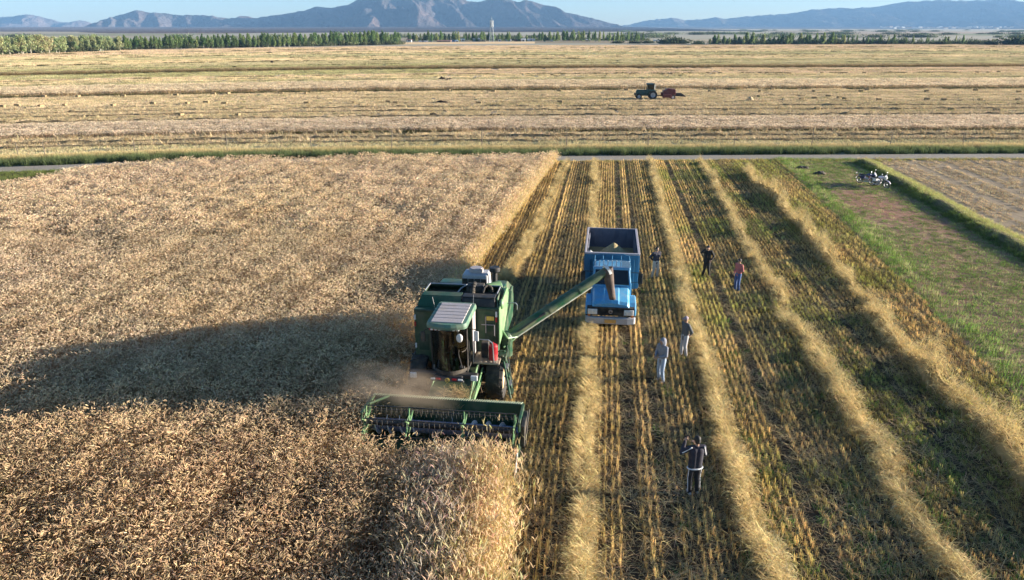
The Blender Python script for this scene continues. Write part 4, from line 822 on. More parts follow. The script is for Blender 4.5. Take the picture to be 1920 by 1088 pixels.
b = B(); box(b, 1.02, 1.28, .09, .12, 2.86, 3.0); obj('warning_plate', b, YEL, ch)
for x, z, m_ in ((-1.41, 3.0, WHT), (-1.41, 1.95, WHT), (-1.41, 2.75, RED), (1.36, 3.08, WHT), (1.36, 2.9, RED)):
    b = B(); box(b, x-.03, x+.03, -.20, -.163, z-.12, z+.05) if x < 0 else box(b, x-.03, x+.03, .10, .147, z-.1, z+.1); obj('reflector', b, m_, ch)
b = B(); box(b, -1.30, -1.04, -.2, -.163, 1.32, 1.45); obj('marker_lamp', b, LENS, ch, .01)
# grain tank with flared top
b = B()
def plate(bm, pts, th=.03):
    vs = [Vector(p) for p in pts]; n_ = (vs[1]-vs[0]).cross(vs[2]-vs[0]).normalized()*th/2; k = len(vs)
    A = [bm.verts.new(v+n_) for v in vs]; C = [bm.verts.new(v-n_) for v in vs]; bm.faces.new(A); bm.faces.new(C[::-1])
    for i in range(k): bm.faces.new((A[i], A[(i+1) % k], C[(i+1) % k], C[i]))
plate(b, [(-1.40, .16, 3.27), (.10, .16, 3.27), (.10, .42, 3.56), (-1.28, .42, 3.56)]); plate(b, [(-1.28, .42, 3.56), (.10, .42, 3.56), (.10, .72, 3.59), (-1.25, .72, 3.59)])
plate(b, [(-1.40, .16, 3.27), (-1.28, .42, 3.56), (-1.28, 1.6, 3.55), (-1.40, 1.9, 3.27)]); plate(b, [(-1.28, 1.6, 3.55), (1.30, 1.6, 3.55), (1.38, 1.95, 3.27), (-1.40, 1.95, 3.27)])
plate(b, [(1.40, .2, 3.27), (1.34, .42, 3.55), (1.34, 1.6, 3.55), (1.40, 1.9, 3.27)])
obj('grain_tank', b, G_, ch)
b = B(); box(b, -1.26, 1.32, .74, 1.58, 3.29, 3.35); obj('tank_shade', b, BLK, ch)  # black sheet painting the shade inside the open tank
b = B(); box(b, .12, 1.30, .22, .75, 3.29, 3.54, top=(.02, -.02, .12, 0)); box(b, .14, 1.28, .36, .75, 3.542, 3.59); obj('hatch_cover', b, DRK, ch, .02)
b = B(); tube(b, [(-1.26, .75, 3.61), (-1.26, 1.6, 3.58), (1.3, 1.6, 3.58), (1.3, .75, 3.6)], .022); tube(b, [(-.2, .75, 3.45), (-.05, 1.1, 3.6), (.10, 1.6, 3.6)], .025); obj('tank_frame', b, STL, ch)
b = B(); pts = [(.40, .85+.10*i, 3.45+.28*math.sin(i*math.pi/8)) for i in range(9)]; tube(b, pts, .10, 10); tube(b, [(.75, 1.0, 3.5), (.80, 1.1, 3.70), (.90, 1.2, 3.74), (1.03, 1.2, 3.68), (1.07, 1.2, 3.4)], .05, 8); box(b, .15, .75, 1.10, 1.50, 3.4, 3.72); obj('intake_duct', b, BLK, ch, .03)
# folding side lid, its sunlight painted in as a paler green
b = B(); plate(b, [(1.45, .12, 1.95), (1.45, .12, 3.3), (1.50, .6, 3.46), (1.54, 1.4, 3.62), (1.66, 1.75, 3.35), (1.64, 1.5, 2.9), (1.52, .9, 2.3)], .04); obj('side_lid', b, GL, ch)
b = B(); ball(b, (1.50, .45, 3.34), (.09, .18, .18)); obj('lid_bulge', b, GL, ch, smooth=True)
b = B(); tube(b, [(1.6, 1.2, 3.1), (1.88, 1.2, 3.12), (1.95, 1.2, 3.05), (1.95, 1.2, 2.85)], .02); obj('side_hook', b, STL, ch)
# engine deck
b = B(); box(b, -.30, .72, 2.45, 3.25, 3.0, 3.66, top=(.04, -.04, .03, -.03)); obj('engine_cover', b, GRY, ch, .05)
b = B(); cyl(b, (.2, 2.9, 3.66), (.2, 2.9, 3.79), .27, n=20); cyl(b, (.2, 2.9, 3.79), (.2, 2.9, 3.82), .23, n=20); obj('air_intake', b, LGR, ch, .01)
b = B(); cyl(b, (.92, 2.7, 3.0), (.92, 2.7, 3.77), .1, n=14); cyl(b, (.92, 2.7, 3.77), (.92, 2.7, 3.93), .2, .2, n=18); cyl(b, (.92, 2.7, 3.70), (.92, 2.7, 3.77), .1, .2, n=18); obj('exhaust_stack', b, DRK, ch, .01)
b = B(); cyl(b, (.75, 2.0, 3.32), (1.20, 2.3, 3.35), .19, n=16); obj('air_cleaner', b, GL, ch, .02)
b = B()
for i in range(4): box(b, -.26+i*.235, -.06+i*.235, 2.43, 2.452, 3.2, 3.52)
obj('engine_vent', b, DRK, ch)
# cab
cab = bpy.data.objects.new('cab', None); col.objects.link(cab); cab.parent = ch; cab.scale = (.83, 1, 1); cab.location = (.01, 0, 0)
NX = 14; arc = lambda u, z: (.05+.70*u, -1.42-.42*(1-u*u)-.10*(z-1.7)/1.6-.0)
def arcband(z0, z1, th, xs=1.0, u0=-1, u1=1, out=0):
    bm = B(); rows = []
    for i in range(NX+1):
        u = u0+(u1-u0)*i/NX; r_ = []
        for z, o__ in ((z0, out), (z1, out), (z1, out+th), (z0, out+th)):
            x, y = arc(u, z); r_.append(bm.verts.new((x*xs+.05*(1-xs), y+o__, z)))
        rows.append(r_)
    for a, c in zip(rows[:-1], rows[1:]):
        for j in range(4): bm.faces.new((a[j], a[(j+1) % 4], c[(j+1) % 4], c[j]))
    bm.faces.new(rows[0]); bm.faces.new(rows[-1][::-1]); return bm
obj('windshield', arcband(1.80, 3.24, .015), GLS, cab, smooth=False)
obj('windshield_frame', arcband(3.24, 3.34, .06, out=-.01), BLK, cab); o = obj('lower_frame', arcband(1.66, 1.80, .08, out=-.02), BLK, cab)
b = B()
for s_ in (-1, 1): cyl(b, (.05+s_*.70, -1.41, 1.7), (.05+s_*.71, -1.52, 3.32), .035, n=8); cyl(b, (.05+s_*.71, -.35, 1.7), (.05+s_*.71, -.35, 3.32), .04, n=8)
box(b, -.66, .76, -1.5, -.1, 1.62, 1.70); box(b, -.62, .72, -.16, -.10, 1.7, 3.32); obj('cab_frame', b, DRK, cab)
for s_ in (-1, 1):
    b = B(); x = .05+s_*.715; plate(b, [(x, -1.42, 1.75), (x, -.36, 1.75), (x, -.36, 3.3), (x, -1.5, 3.3)], .012); obj('side_window', b, GLS, cab)
b = B(); box(b, .75, .79, -.55, -.02, 1.72, 3.30); obj('rear_side_panel', b, LGR, cab, .01)
b = B(); box(b, -.72, -.68, -.36, -.02, 1.72, 3.30); obj('rear_side_panel', b, GD, cab, .01)
# roof: rounded green rim with a slatted grey insert
def rrect(x0, x1, y0, y1, r, k=6, bow=0):
    pts = []
    for cx, cy, a0 in ((x1-r, y1-r, 0), (x0+r, y1-r, 90), (x0+r, y0+r, 180), (x1-r, y0+r, 270)):
        for i in range(k+1): a = R(a0+90*i/k); pts.append((cx+r*math.cos(a), cy+r*math.sin(a)))
    if bow:
        out = []
        for p in pts: u = (p[0]-(x0+x1)/2)/((x1-x0)/2); out.append((p[0], p[1]-(bow*(1-u*u) if p[1] < (y0+y1)/2 else 0)))
        i = 3*k+2; mid = [(x0+r+(x1-x0-2*r)*j/6, y0-bow*(1-(((x0+r+(x1-x0-2*r)*j/6)-(x0+x1)/2)/((x1-x0)/2))**2)) for j in range(1, 6)]
        out[3*(k+1):3*(k+1)] = mid; pts = out
    return pts
b = B(); lo = rrect(-.74, .84, -1.86, .06, .12, bow=.2); hi = rrect(-.70, .80, -1.82, .04, .12, bow=.18)
L3 = [[b.verts.new((x, y, z)) for x, y in pts] for pts, z in ((lo, 3.33), (lo, 3.42), (hi, 3.50))]
b.faces.new(L3[0][::-1]); b.faces.new(L3[2]); k = len(lo)
for A, C in zip(L3[:-1], L3[1:]):
    for i in range(k): b.faces.new((A[i], A[(i+1) % k], C[(i+1) % k], C[i]))
rf = obj('cab_roof', b, G_ if False else paint('roof_green', (.09, .18, .12), .5, dust=.45), cab, .01)
for i in range(6):
    y1_ = -.10-i*.275; ext = .10 if i == 5 else 0; b = B(); box(b, -.56, .66, y1_-.255-ext, y1_, 3.502, 3.525, top=(.01, -.01, .01, -.01)); obj('roof_slat', b, LGR, rf, .005)
b = B()
for i, x in enumerate((-.55, -.40, -.26, .12, .30, .46)): box(b, x, x+.09, -1.92-.0, -1.86+.04, 3.26, 3.315)
obj('roof_lamp', b, LENS, cab, .01)
b = B(); box(b, -.62, .12, -1.88, -1.84, 3.25, 3.32); obj('red_trim', b, RED, cab)
# inside the cab
b = B(); box(b, -.2, .3, -.75, -.25, 2.0, 2.15); box(b, -.2, .3, -.32, -.2, 2.1, 2.75); box(b, -.12, .22, -.7, -.3, 1.7, 2.0); obj('seat', b, paint('seat_cloth', (.10, .09, .10), .9), cab, .04)
b = B(); cyl(b, (.05, -1.35, 1.75), (.05, -1.12, 2.35), .05, n=10); revolve(b, [(.20, -.015), (.20, .015), (.17, .015), (.17, -.015)], (.05, -1.08, 2.42), 20, 'z'); box(b, .42, .66, -1.2, -.4, 1.75, 2.2); box(b, -.6, .66, -1.55, -1.35, 1.72, 1.88); obj('controls', b, paint('dash', (.16, .15, .14), .7), cab, .02)
# mirrors
for s_, arm, hd in ((1, [(.75, -1.35, 3.2), (.95, -1.55, 3.22), (1.12, -1.55, 3.2), (1.12, -1.55, 3.1)], (1.14, -1.55, 2.98)), (-1, [(-.66, -1.4, 3.15), (-.9, -1.6, 3.1), (-.95, -1.6, 3.0)], (-.95, -1.6, 2.9))):
    b = B(); tube(b, arm, .014); o = obj('mirror_arm', b, BLK, cab); b = B(); box(b, hd[0]-.09, hd[0]+.09, hd[1]-.03, hd[1]+.03, hd[2]-.18, hd[2]+.16); obj('mirror', b, LENS if s_ > 0 else DRK, o, .02)
b = B(); ball(b, (.54, -1.80, 2.98), (.13, .05, .15)); obj('round_mirror', b, LENS, cab, smooth=True)
b = B(); tube(b, [(.60, -1.70, 1.9), (.50, -1.86, 2.45), (.53, -1.87, 2.60)], .016); tube(b, [(.76, -1.5, 2.55), (.72, -1.66, 2.5), (.62, -1.8, 2.5)], .014); obj('wiper', b, BLK, cab)
b = B(); cyl(b, (-.76, -.2, 3.0), (-.92, -.25, 3.75), .008, n=5); cyl(b, (.72, -.1, 3.5), (.74, -.1, 3.85), .008, n=5); obj('aerial', b, STL, cab)
# bumper beam below the cab with lamps and small emblem
b = B(); box(b, -1.22, 1.0, -1.72, -1.50, 1.50, 1.66); box(b, -.50, .60, -1.95, -1.72, 1.48, 1.64, top=(.08, -.08, .1, 0)); obj('front_beam', b, DRK, ch, .03)
for x in (-1.12, .90): b = B(); box(b, x-.11, x+.11, -1.80, -1.72, 1.48, 1.66); obj('headlight', b, LENS, ch, .02)
for x, m_ in ((-.42, WHT), (-.25, RED), (.28, RED), (.48, WHT)): b = B(); box(b, x-.07, x+.07, -1.985, -1.952, 1.56, 1.61); obj('marker_light', b, m_, ch)
b = B(); revolve(b, [(.075, -.006), (.075, .006), (.058, .006), (.058, -.006)], (.05, -1.965, 1.55), 18, 'y'); tube(b, [(.01, -1.965, 1.53), (.05, -1.965, 1.57), (.09, -1.965, 1.53)], .008); obj('emblem', b, YEL, ch)
# platform, railing, extinguisher, ladder
b = B(); box(b, .68, 1.58, -.80, .1, 1.62, 1.68)
for i in range(5): box(b, .73+i*.17, .81+i*.17, -.77, .06, 1.683, 1.70)
obj('platform', b, paint('tread_plate', (.36, .30, .22), .6, .3, dust=.4), ch, .01)
b = B(); tube(b, [(.70, -.76, 1.68), (.72, -.78, 2.42), (.82, -.78, 2.52), (1.22, -.78, 2.52), (1.36, -.78, 2.40), (1.40, -.76, 1.68)], .02); obj('railing', b, STL, ch)
b = B(); tube(b, [(1.0, .08, 2.4), (1.0, .08, 3.0)], .015); tube(b, [(.85, .08, 2.7), (1.3, .08, 2.7), (1.3, .08, 2.3)], .015); obj('grab_rail', b, STL, ch)
b = B(); cyl(b, (1.34, -.50, 1.70), (1.34, -.50, 2.18), .15, n=18); ball(b, (1.34, -.50, 2.18), (.15, .15, .09)); cyl(b, (1.34, -.50, 2.2), (1.34, -.50, 2.32), .03, n=8); obj('fire_extinguisher', b, RED, ch, smooth=False)
b = B(); box(b, .92, 1.16, -.45, -.15, 1.70, 2.25); obj('battery_box', b, BLK, ch, .02)
b = B(); a0, a1 = Vector((1.62, -.25, 1.72)), Vector((1.98, -.85, .42)); off = Vector((.0, .42, 0))
for o__ in (Vector((0, 0, 0)), off): prism_pts = [a0+o__, a1+o__]; M_ = None; cyl(b, prism_pts[0], prism_pts[1], .04, n=4)
ld = obj('ladder', b, G_, ch)
for i in range(5): p = a0.lerp(a1, .1+i*.2); b = B(); box(b, p.x-.09, p.x+.09, p.y, p.y+.42, p.z-.015, p.z+.015); obj('step', b, STL if i % 2 else G_, ld)
b = B(); box(b, 1.45, 1.74, -.33, .28, 1.52, 1.70); tube(b, [(1.74, -.2, 1.7), (1.78, -.2, 2.1), (1.88, -.5, 1.6), (2.05, -.9, .9)], .015); obj('ladder_bracket', b, GD, ch, .02)
# feeder house and straw caught on it
b = B(); prism(b, [(-.3, 1.48), (-.3, .8), (-2.6, .25), (-2.63, .98)], 'x', -.55, .82); obj('feeder_house', b, G_, ch, .02)
b = B(); box(b, .88, .96, -2.2, -.4, .9, 1.0); tube(b, [(.95, -.4, 1.3), (.95, -2.2, 1.0)], .03); tube(b, [(.80, -.35, 1.56), (.80, -2.22, 1.0)], .035); tube(b, [(-.53, -.35, 1.56), (-.53, -2.22, 1.0)], .03); obj('lift_rod', b, GL, ch)
b = B(); tube(b, [(.0, -1.25, 1.28), (.0, -1.25, 1.34), (.30, -1.25, 1.34), (.30, -1.25, 1.28)], .015); obj('feeder_handle', b, GD, ch)
bl = Blades(); n = 420; p = np.c_[rng.normal(.40, .24, n), rng.normal(-2.1, .17, n), rng.uniform(1.0, 1.24, n)]; p[:, 2] = 1.44+(p[:, 1]+.3)*.215+rng.uniform(.02, .12, n); bl.add(p, rng.uniform(0, 6.28, n), rng.uniform(.9, 1.7, n), rng.uniform(0, 1, n), rng.uniform(.12, .38, n), .010, jit((.62, .46, .24), n), 3, [1, 1, 1, .6])
o = link('caught_straw', bl.mesh('caught_straw'), MS); o.location = CO; o.rotation_euler = (0, 0, -ROW); tag(o, 'pile of loose straw caught on top of the green feeder housing', 'straw', kind='stuff')
# ---- header ----
hx0, hx1 = -2.25, 2.60
hd = bpy.data.objects.new('header', None); col.objects.link(hd); hd.parent = ch; hd.location = (0, -.38, -.02)
b = B(); plate(b, [(hx0, -2.28, .15), (hx1, -2.28, .15), (hx1, -2.22, 1.18), (hx0, -2.22, 1.18)], .05); plate(b, [(hx0, -2.28, .15), (hx1, -2.28, .15), (hx1, -3.55, .08), (hx0, -3.55, .08)], .03); cyl(b, (hx0, -2.2, 1.2), (hx1, -2.2, 1.2), .05, n=8); obj('back_sheet', b, G_, hd)
b = B()
for i in range(64): x = hx0+.05+i*(hx1-hx0-.1)/63; cyl(b, (x-.03, -2.27, 1.24), (x+.03, -2.17, 1.26), .018, n=5)
obj('top_rope', b, paint('pale_green_edge', (.36, .42, .26), .6, dust=.4), hd)
for x, m_ in ((hx0, GL), (hx1, GD)):
    b = B(); prism(b, [(-2.15, .12), (-2.15, 1.16), (-2.6, 1.12), (-3.1, .75), (-3.6, .45), (-4.15, .12), (-3.9, .04), (-3.5, .06)], 'x', x-.03, x+.03); obj('end_sheet', b, m_, hd, .01)
    b = B(); cyl(b, (x, -4.05, .12), (x, -4.55, .08), .05, .012, n=8); tube(b, [(x, -3.7, .5), (x+.03, -4.1, .5), (x+.02, -4.5, .2)], .015); obj('divider_point', b, WHT if x > 0 else G_, hd)
b = B(); cyl(b, (hx0+.06, -2.72, .48), (hx1-.06, -2.72, .48), .20, n=20, caps=True); ag = obj('header_auger', b, BST, hd, smooth=False)
b = B()
def flight(bm, x0, x1, turns, r0, r1, cy, cz, hand):
    prev = None; n_ = int(turns*18)
    for i in range(n_+1):
        t = i/n_; a = hand*t*turns*2*math.pi; x = x0+(x1-x0)*t
        c_ = [bm.verts.new((x+d, cy+r*math.cos(a), cz+r*math.sin(a))) for r, d in ((r0, -.008), (r1, -.008), (r1, .008), (r0, .008))]
        if prev: [bm.faces.new((prev[j], prev[(j+1) % 4], c_[(j+1) % 4], c_[j])) for j in range(4)]
        prev = c_
flight(b, hx0+.08, -.55, 4, .19, .31, -2.72, .48, 1); flight(b, .75, hx1-.08, 4, .19, .31, -2.72, .48, -1); obj('flighting', b, WHT, ag)
b = B()
for i in range(12): a = i*2.2; x = -.5+i*.1; cyl(b, (x, -2.72+.18*math.cos(a), .48+.18*math.sin(a)), (x, -2.72+.34*math.cos(a), .48+.34*math.sin(a)), .01, n=5)
obj('finger', b, STL, ag)
b = B(); box(b, hx0, hx1, -3.62, -3.5, .06, .10)
for i in range(66): x = hx0+.04+i*.0765; cyl(b, (x, -3.6, .08), (x, -3.74, .07), .018, .004, n=4)
obj('cutter_bar', b, DRK, hd)
rl = bpy.data.objects.new('reel', None); col.objects.link(rl); rl.parent = hd
b = B(); RC = (-3.35, .92); RR = .52; cyl(b, (hx0+.08, *RC), (hx1-.1, *RC), .085, n=14)
tn_ = B(); bt = B(); na = 6; xsup = (hx0+.12, -.78, .92, hx1-.14); sps = [B() for _ in xsup]
for i in range(na):
    a = i*2*math.pi/na+.35; y, z = RC[0]+RR*math.cos(a), RC[1]+RR*math.sin(a); cyl(bt, (hx0+.08, y, z), (hx1-.1, y, z), .019, n=6)
    for j in range(30): x = hx0+.12+j*.16; cyl(tn_, (x, y, z), (x+.01, y-.02+.03*math.cos(i), z-.19), .005, n=3, caps=False)
    for x, sp_ in zip(xsup, sps):
        box(sp_, x-.02, x+.02, -.03, .03, 0, RR, M=Matrix.Translation((0, RC[0], RC[1])) @ Matrix.Rotation(a-math.pi/2, 4, 'X'))
        a2 = (i+1)*2*math.pi/na+.35; cyl(sp_, (x, RC[0]+RR*.55*math.cos(a), RC[1]+RR*.55*math.sin(a)), (x, RC[0]+RR*.55*math.cos(a2), RC[1]+RR*.55*math.sin(a2)), .012, n=4)
obj('reel_tube', b, DRK, hd).name = 'reel_tube'; obj('reel_bar', bt, DRK, hd); obj('reel_tine', tn_, DRK, hd); [obj('reel_spider', q_, GL, hd) for q_ in sps]; bpy.data.objects.remove(rl)
b = B(); 
for x in (hx0-.0, hx1+.0): box(b, x-.04, x+.04, -3.4, -2.2, 1.16, 1.24); cyl(b, (x, -3.35, 1.2), (x, -3.35, .9), .04, n=8)
obj('reel_arm', b, G_, hd, .01)
b = B(); tube(b, [(hx0+.05, -2.2, 1.2), (hx0+.1, -2.7, 1.28)], .04); tube(b, [(hx0+.05, -2.75, 1.2), (hx0+.55, -2.25, 1.24)], .04); obj('brace', b, GL, hd)
b = B(); box(b, hx1+.04, hx1+.16, -3.3, -2.3, .35, 1.05); tube(b, [(hx1+.2, -2.3, 1.1), (hx1+.22, -3.2, .95), (hx1+.2, -3.4, .5)], .025); revolve(b, [(.22, -.02), (.22, .02), (.05, .02), (.05, -.02)], (hx1+.12, -3.0, .75), 18); obj('drive_cover', b, DRK, hd, .02)
for dv_, cc_ in ((hx0-.08, DRK),): b = B(); tube(b, [(dv_, -2.3, 1.0), (dv_-.04, -3.2, .9), (dv_-.05, -3.5, .3)], .02); obj('side_rod', b, cc_, hd)
# ---- unloading auger ----
ua = Vector((1.62, .75, 1.98)); ub = Vector((5.02, 2.45, 4.02)); ud = (ub-ua).normalized()
b = B(); cyl(b, ua, ub, .168, .16, n=20); cyl(b, (1.62, .75, 1.3), (1.62, .75, 2.05), .22, n=18); ball(b, ua, .24)
for t in (.02, .42, .72): p = ua.lerp(ub, t); cyl(b, p-ud*.03, p+ud*.03, .188, n=20)
au = obj('unloading_auger', b, G_, ch)
b = B(); q0, q1 = ua.lerp(ub, .08)+Vector((0, -.05, -.235)), ua.lerp(ub, .86)+Vector((0, -.05, -.225)); cyl(b, q0, q1, .03, n=6)
for t in (.52, .66, .80): p = ua.lerp(ub, t)+Vector((.0, -.10, -.20)); cyl(b, p-ud*.12, p+ud*.12, .025, n=5)
obj('lit_lower_ridge', b, paint('sunlit_edge', (.55, .56, .45), .6, dust=.3), au)  # pale stripe paints sunlight on the auger's lower edge
b = B(); p = ua.lerp(ub, .36)+Vector((0, -.18, .0)); cyl(b, p-ud*.12, p+ud*.12, .05, n=6); cyl(b, ua.lerp(ub, .12)+Vector((0, -.21, -.02)), p, .018, n=5); obj('latch', b, DRK, au)
b = B(); tube(b, [(1.48, .5, 2.4), (1.7, .5, 2.05), (2.0, .9, 1.95)], .03); tube(b, [(1.55, .5, 1.7), (1.9, .8, 1.9)], .03); obj('auger_brace', b, GL, au)
b = B(); revolve(b, [(.235, -.05), (.235, .05), (.17, .05), (.17, -.05)], (0, 0, 0), 22, 'z'); o = obj('spout_ring', b, WHT, au); o.location = ub+ud*.06; o.rotation_euler = ud.to_track_quat('Z', 'Y').to_euler()  # white ring paints the sunlit look of the auger tip
b = B(); prev = None; n_ = 9
for i in range(n_+1):
    t = i/n_; c_ = ub+ud*.02+Vector((.02+.24*t, -.03, .12-1.18*t)); rx_, ry__ = .20*(1-t*.42), .17*(1-t*.35); ring = []
    for j in range(18): a = j*math.pi/9; w_ = 1+.07*math.sin(a*3+i)*t; ring.append(b.verts.new((c_.x+rx_*w_*math.cos(a), c_.y+ry__*w_*math.sin(a), c_.z+.05*math.cos(a)*(1-t))))
    if prev: [b.faces.new((prev[j], prev[(j+1) % 18], ring[(j+1) % 18], ring[j])) for j in range(18)]
    prev = ring
o = obj('rubber_spout', b, paint('worn_rubber', (.085, .06, .05), .8, dust=.4, dcol=(.3, .22, .16)), au, smooth=True); sm = o.modifiers.new('s', 'SOLIDIFY'); sm.thickness = .012

# ================= truck =================
BL = paint('blue_paint', (.08, .33, .56), .42, dust=.45, dcol=(.33, .36, .36)); BLD = paint('blue_box_paint', (.02, .15, .28), .5, dust=.3, dcol=(.10, .16, .20)); RAIL = paint('weathered_rail', (.42, .38, .40), .7, dust=.3)
tk = thing('truck', 'blue grain truck with open box and black radiator grille, facing the camera below the auger', 'truck', (4.16, 28.7, 0), -ROW)
for x, y, w_ in ((-.92, 1.15, .28), (.92, 1.15, .28), (-.93, 6.0, .52), (.93, 6.0, .52)): wheel(tk, x, y, .50, w_, rim=paint('truck_rim', (.35, .35, .34), .5, dust=.4) if y < 2 and x < 0 else bpy.data.materials['truck_rim'], n=32, lug=True)
b = B(); box(b, -.42, -.32, .1, 7.7, .62, .86); box(b, .32, .42, .1, 7.7, .62, .86); box(b, -.8, .8, 1.08, 1.22, .42, .56); box(b, -.85, .85, 5.93, 6.07, .42, .58); box(b, -1.05, -.5, 3.1, 4.2, .5, .9); box(b, .5, 1.0, 3.1, 3.9, .5, .9); obj('chassis', b, DRK, tk, .02)
b = B(); prism(b, [(-1.06, .14), (-1.0, -.02), (-.7, -.10), (.7, -.10), (1.0, -.02), (1.06, .14), (1.0, .14), (-1.0, .14)], 'z', .46, .74); obj('bumper', b, GRY, tk, .02)
b = B(); box(b, -.24, .24, -.135, -.104, .52, .68); obj('number_plate', b, ORG, tk, .008)
b = B(); box(b, -.99, .99, .08, .30, .78, 1.16); box(b, -.92, .92, .02, .1, 1.10, 1.16)
for i in range(5): box(b, -.50, .50, .045, .08, .82+i*.06, .845+i*.06)
gr = obj('grille', b, BLK, tk, .01)
b = B(); revolve(b, [(.085, -.012), (.085, .012), (.062, .012), (.062, -.012)], (0, .03, .98), 20, 'y'); tube(b, [(-.05, .03, .98), (0, .03, 1.03), (.05, .03, .98)], .012); obj('emblem', b, STL, gr)
for s_ in (-1, 1):
    b = B(); box(b, s_*.76-.20, s_*.76+.20, -.0, .075, .84, 1.08); hl = obj('headlight', b, WHT, tk, .02)
    for k_ in (-1, 1): b = B(); cyl(b, (s_*.76+k_*.085, -.002, .96), (s_*.76+k_*.085, -.02, .96), .075, n=16); obj('lens', b, LENS, hl)
    b = B(); box(b, s_*.90-.05, s_*.90+.05, .0, .07, .76, .83); obj('indicator', b, AMB, tk, .01)
# hood: loft of cross sections
def loft(bm, secs):
    rows = [[bm.verts.new(p) for p in s_] for s_ in secs]
    for a, c in zip(rows[:-1], rows[1:]):
        for j in range(len(a)-1): bm.faces.new((a[j], a[j+1], c[j+1], c[j]))
    bm.faces.new(rows[0]); bm.faces.new(rows[-1][::-1])
def hsec(y, w_, z1, zs, c=.05): return [(-w_, y, zs), (-w_-.01, y, z1-.16), (-w_+.08, y, z1-.05), (-.36, y, z1-.01), (-.30, y, z1+c*.6), (0, y, z1+c), (.30, y, z1+c*.6), (.36, y, z1-.01), (w_-.08, y, z1-.05), (w_+.01, y, z1-.16), (w_, y, zs)]
b = B(); loft(b, [hsec(.10, .76, 1.30, .95, .03), hsec(.22, .78, 1.40, .9), hsec(.8, .78, 1.48, .9), hsec(1.55, .80, 1.60, .9, .02)]); obj('hood', b, BL, tk, smooth=False)
b = B(); tube(b, [(0, .2, 1.46), (0, .8, 1.54), (0, 1.5, 1.63)], .012); obj('hood_seam', b, BLD, tk)
for s_ in (-1, 1):
    b = B(); prism(b, [(.10, .78), (.12, 1.10), (.45, 1.26), (1.2, 1.30), (1.75, 1.15), (1.9, .75), (1.72, .75), (1.58, 1.0), (1.15, 1.12), (.72, 1.0), (.58, .78)], 'x', min(s_*.78, s_*1.07), max(s_*.78, s_*1.07)); obj('fender', b, BL, tk, .05)
# cab
tc_ = bpy.data.objects.new('cab', None); col.objects.link(tc_); tc_.parent = tk
b = B(); box(b, -.86, .86, 1.56, 2.95, .85, 1.64); box(b, -.80, .80, 2.88, 2.95, 1.64, 2.26)
for s_ in (-1, 1): cyl(b, (s_*.82, 1.58, 1.62), (s_*.74, 1.86, 2.27), .04, n=8); box(b, s_*.80-.04, s_*.80+.04, 2.75, 2.95, 1.64, 2.26); box(b, s_*.80-.03, s_*.80+.03, 2.1, 2.16, 1.64, 2.26)
obj('cab_body', b, BL, tc_, .03)
b = B(); box(b, -.84, .84, 1.80, 3.0, 2.25, 2.36, top=(.06, -.06, .08, -.05)); obj('cab_roof', b, BL, tc_, .05)
b = B(); plate(b, [(-.79, 1.60, 1.66), (.79, 1.60, 1.66), (.72, 1.86, 2.24), (-.72, 1.86, 2.24)], .015); obj('windshield', b, GLD, tc_)
for s_ in (-1, 1): b = B(); plate(b, [(s_*.82, 1.75, 1.66), (s_*.82, 2.72, 1.66), (s_*.79, 2.72, 2.22), (s_*.77, 1.95, 2.22)], .012); obj('side_window', b, GLD, tc_)
for s_ in (-1, 1):
    b = B(); box(b, s_*.87-.012, s_*.87+.012, 1.72, 2.74, .92, 1.62); dr = obj('door', b, BL, tc_, .01); b = B(); box(b, s_*.89-.01, s_*.89+.01, 2.5, 2.65, 1.42, 1.46); obj('handle', b, STL, dr)
b = B(); box(b, -.7, .7, 2.3, 2.8, 1.45, 1.62); box(b, -.7, .7, 2.7, 2.85, 1.6, 2.1); box(b, -.75, .75, 1.65, 1.85, 1.5, 1.66); revolve(b, [(.21, -.012), (.21, .012), (.18, .012), (.18, -.012)], (-.38, 2.0, 1.72), 18, 'y'); obj('seat', b, paint('truck_seat', (.05, .045, .05), .9), tc_, .03)
b = B()
for x in (.18, .30): cyl(b, (x, 1.9, 1.68), (x, 1.9, 1.76), .03, n=8)
obj('dash_item', b, WHT, tc_)
for s_ in (-1, 1):
    b = B(); tube(b, [(s_*.82, 1.7, 2.2), (s_*1.22, 1.65, 2.22), (s_*1.26, 1.65, 2.22)], .016); tube(b, [(s_*.84, 1.7, 1.75), (s_*1.22, 1.65, 1.80)], .013); ma = obj('mirror_arm', b, BLK, tc_)
    b = B(); box(b, s_*1.25-.10, s_*1.25+.10, 1.62, 1.68, 1.72, 2.20); obj('mirror', b, BLK, ma, .02)
# roof rack with bright posts in front of the box
b = B(); PR = paint('pale_blue_rack', (.55, .68, .78), .4, dust=.15)
for i in range(9):
    x = -.74+i*.185; b2 = b; box(b2, x-.028, x+.028, 1.93, 1.99, 2.34, 2.64)
box(b, -.78, .80, 1.90, 1.98, 2.33, 2.38); rk = obj('rack_posts', b, PR, tk, .008)
b = B(); arcp = [(-.80, 1.95, 2.36), (-.76, 1.95, 2.58), (-.5, 1.95, 2.68), (.5, 1.95, 2.68), (.76, 1.95, 2.60), (.82, 1.95, 2.36)]; tube(b, arcp, .022); tube(b, [(p[0], 2.8, p[2]) for p in arcp], .022)
for x in (-.76, -.4, 0, .4, .76): cyl(b, (x, 1.95, 2.62), (x, 2.8, 2.62), .016, n=6)
obj('roof_rack', b, BLD, tk)
b = B(); plate(b, [(.42, 1.92, 2.37), (.79, 1.92, 2.37), (.75, 1.92, 2.62), (.42, 1.92, 2.66)], .02); obj('rack_shield', b, PR, tk)
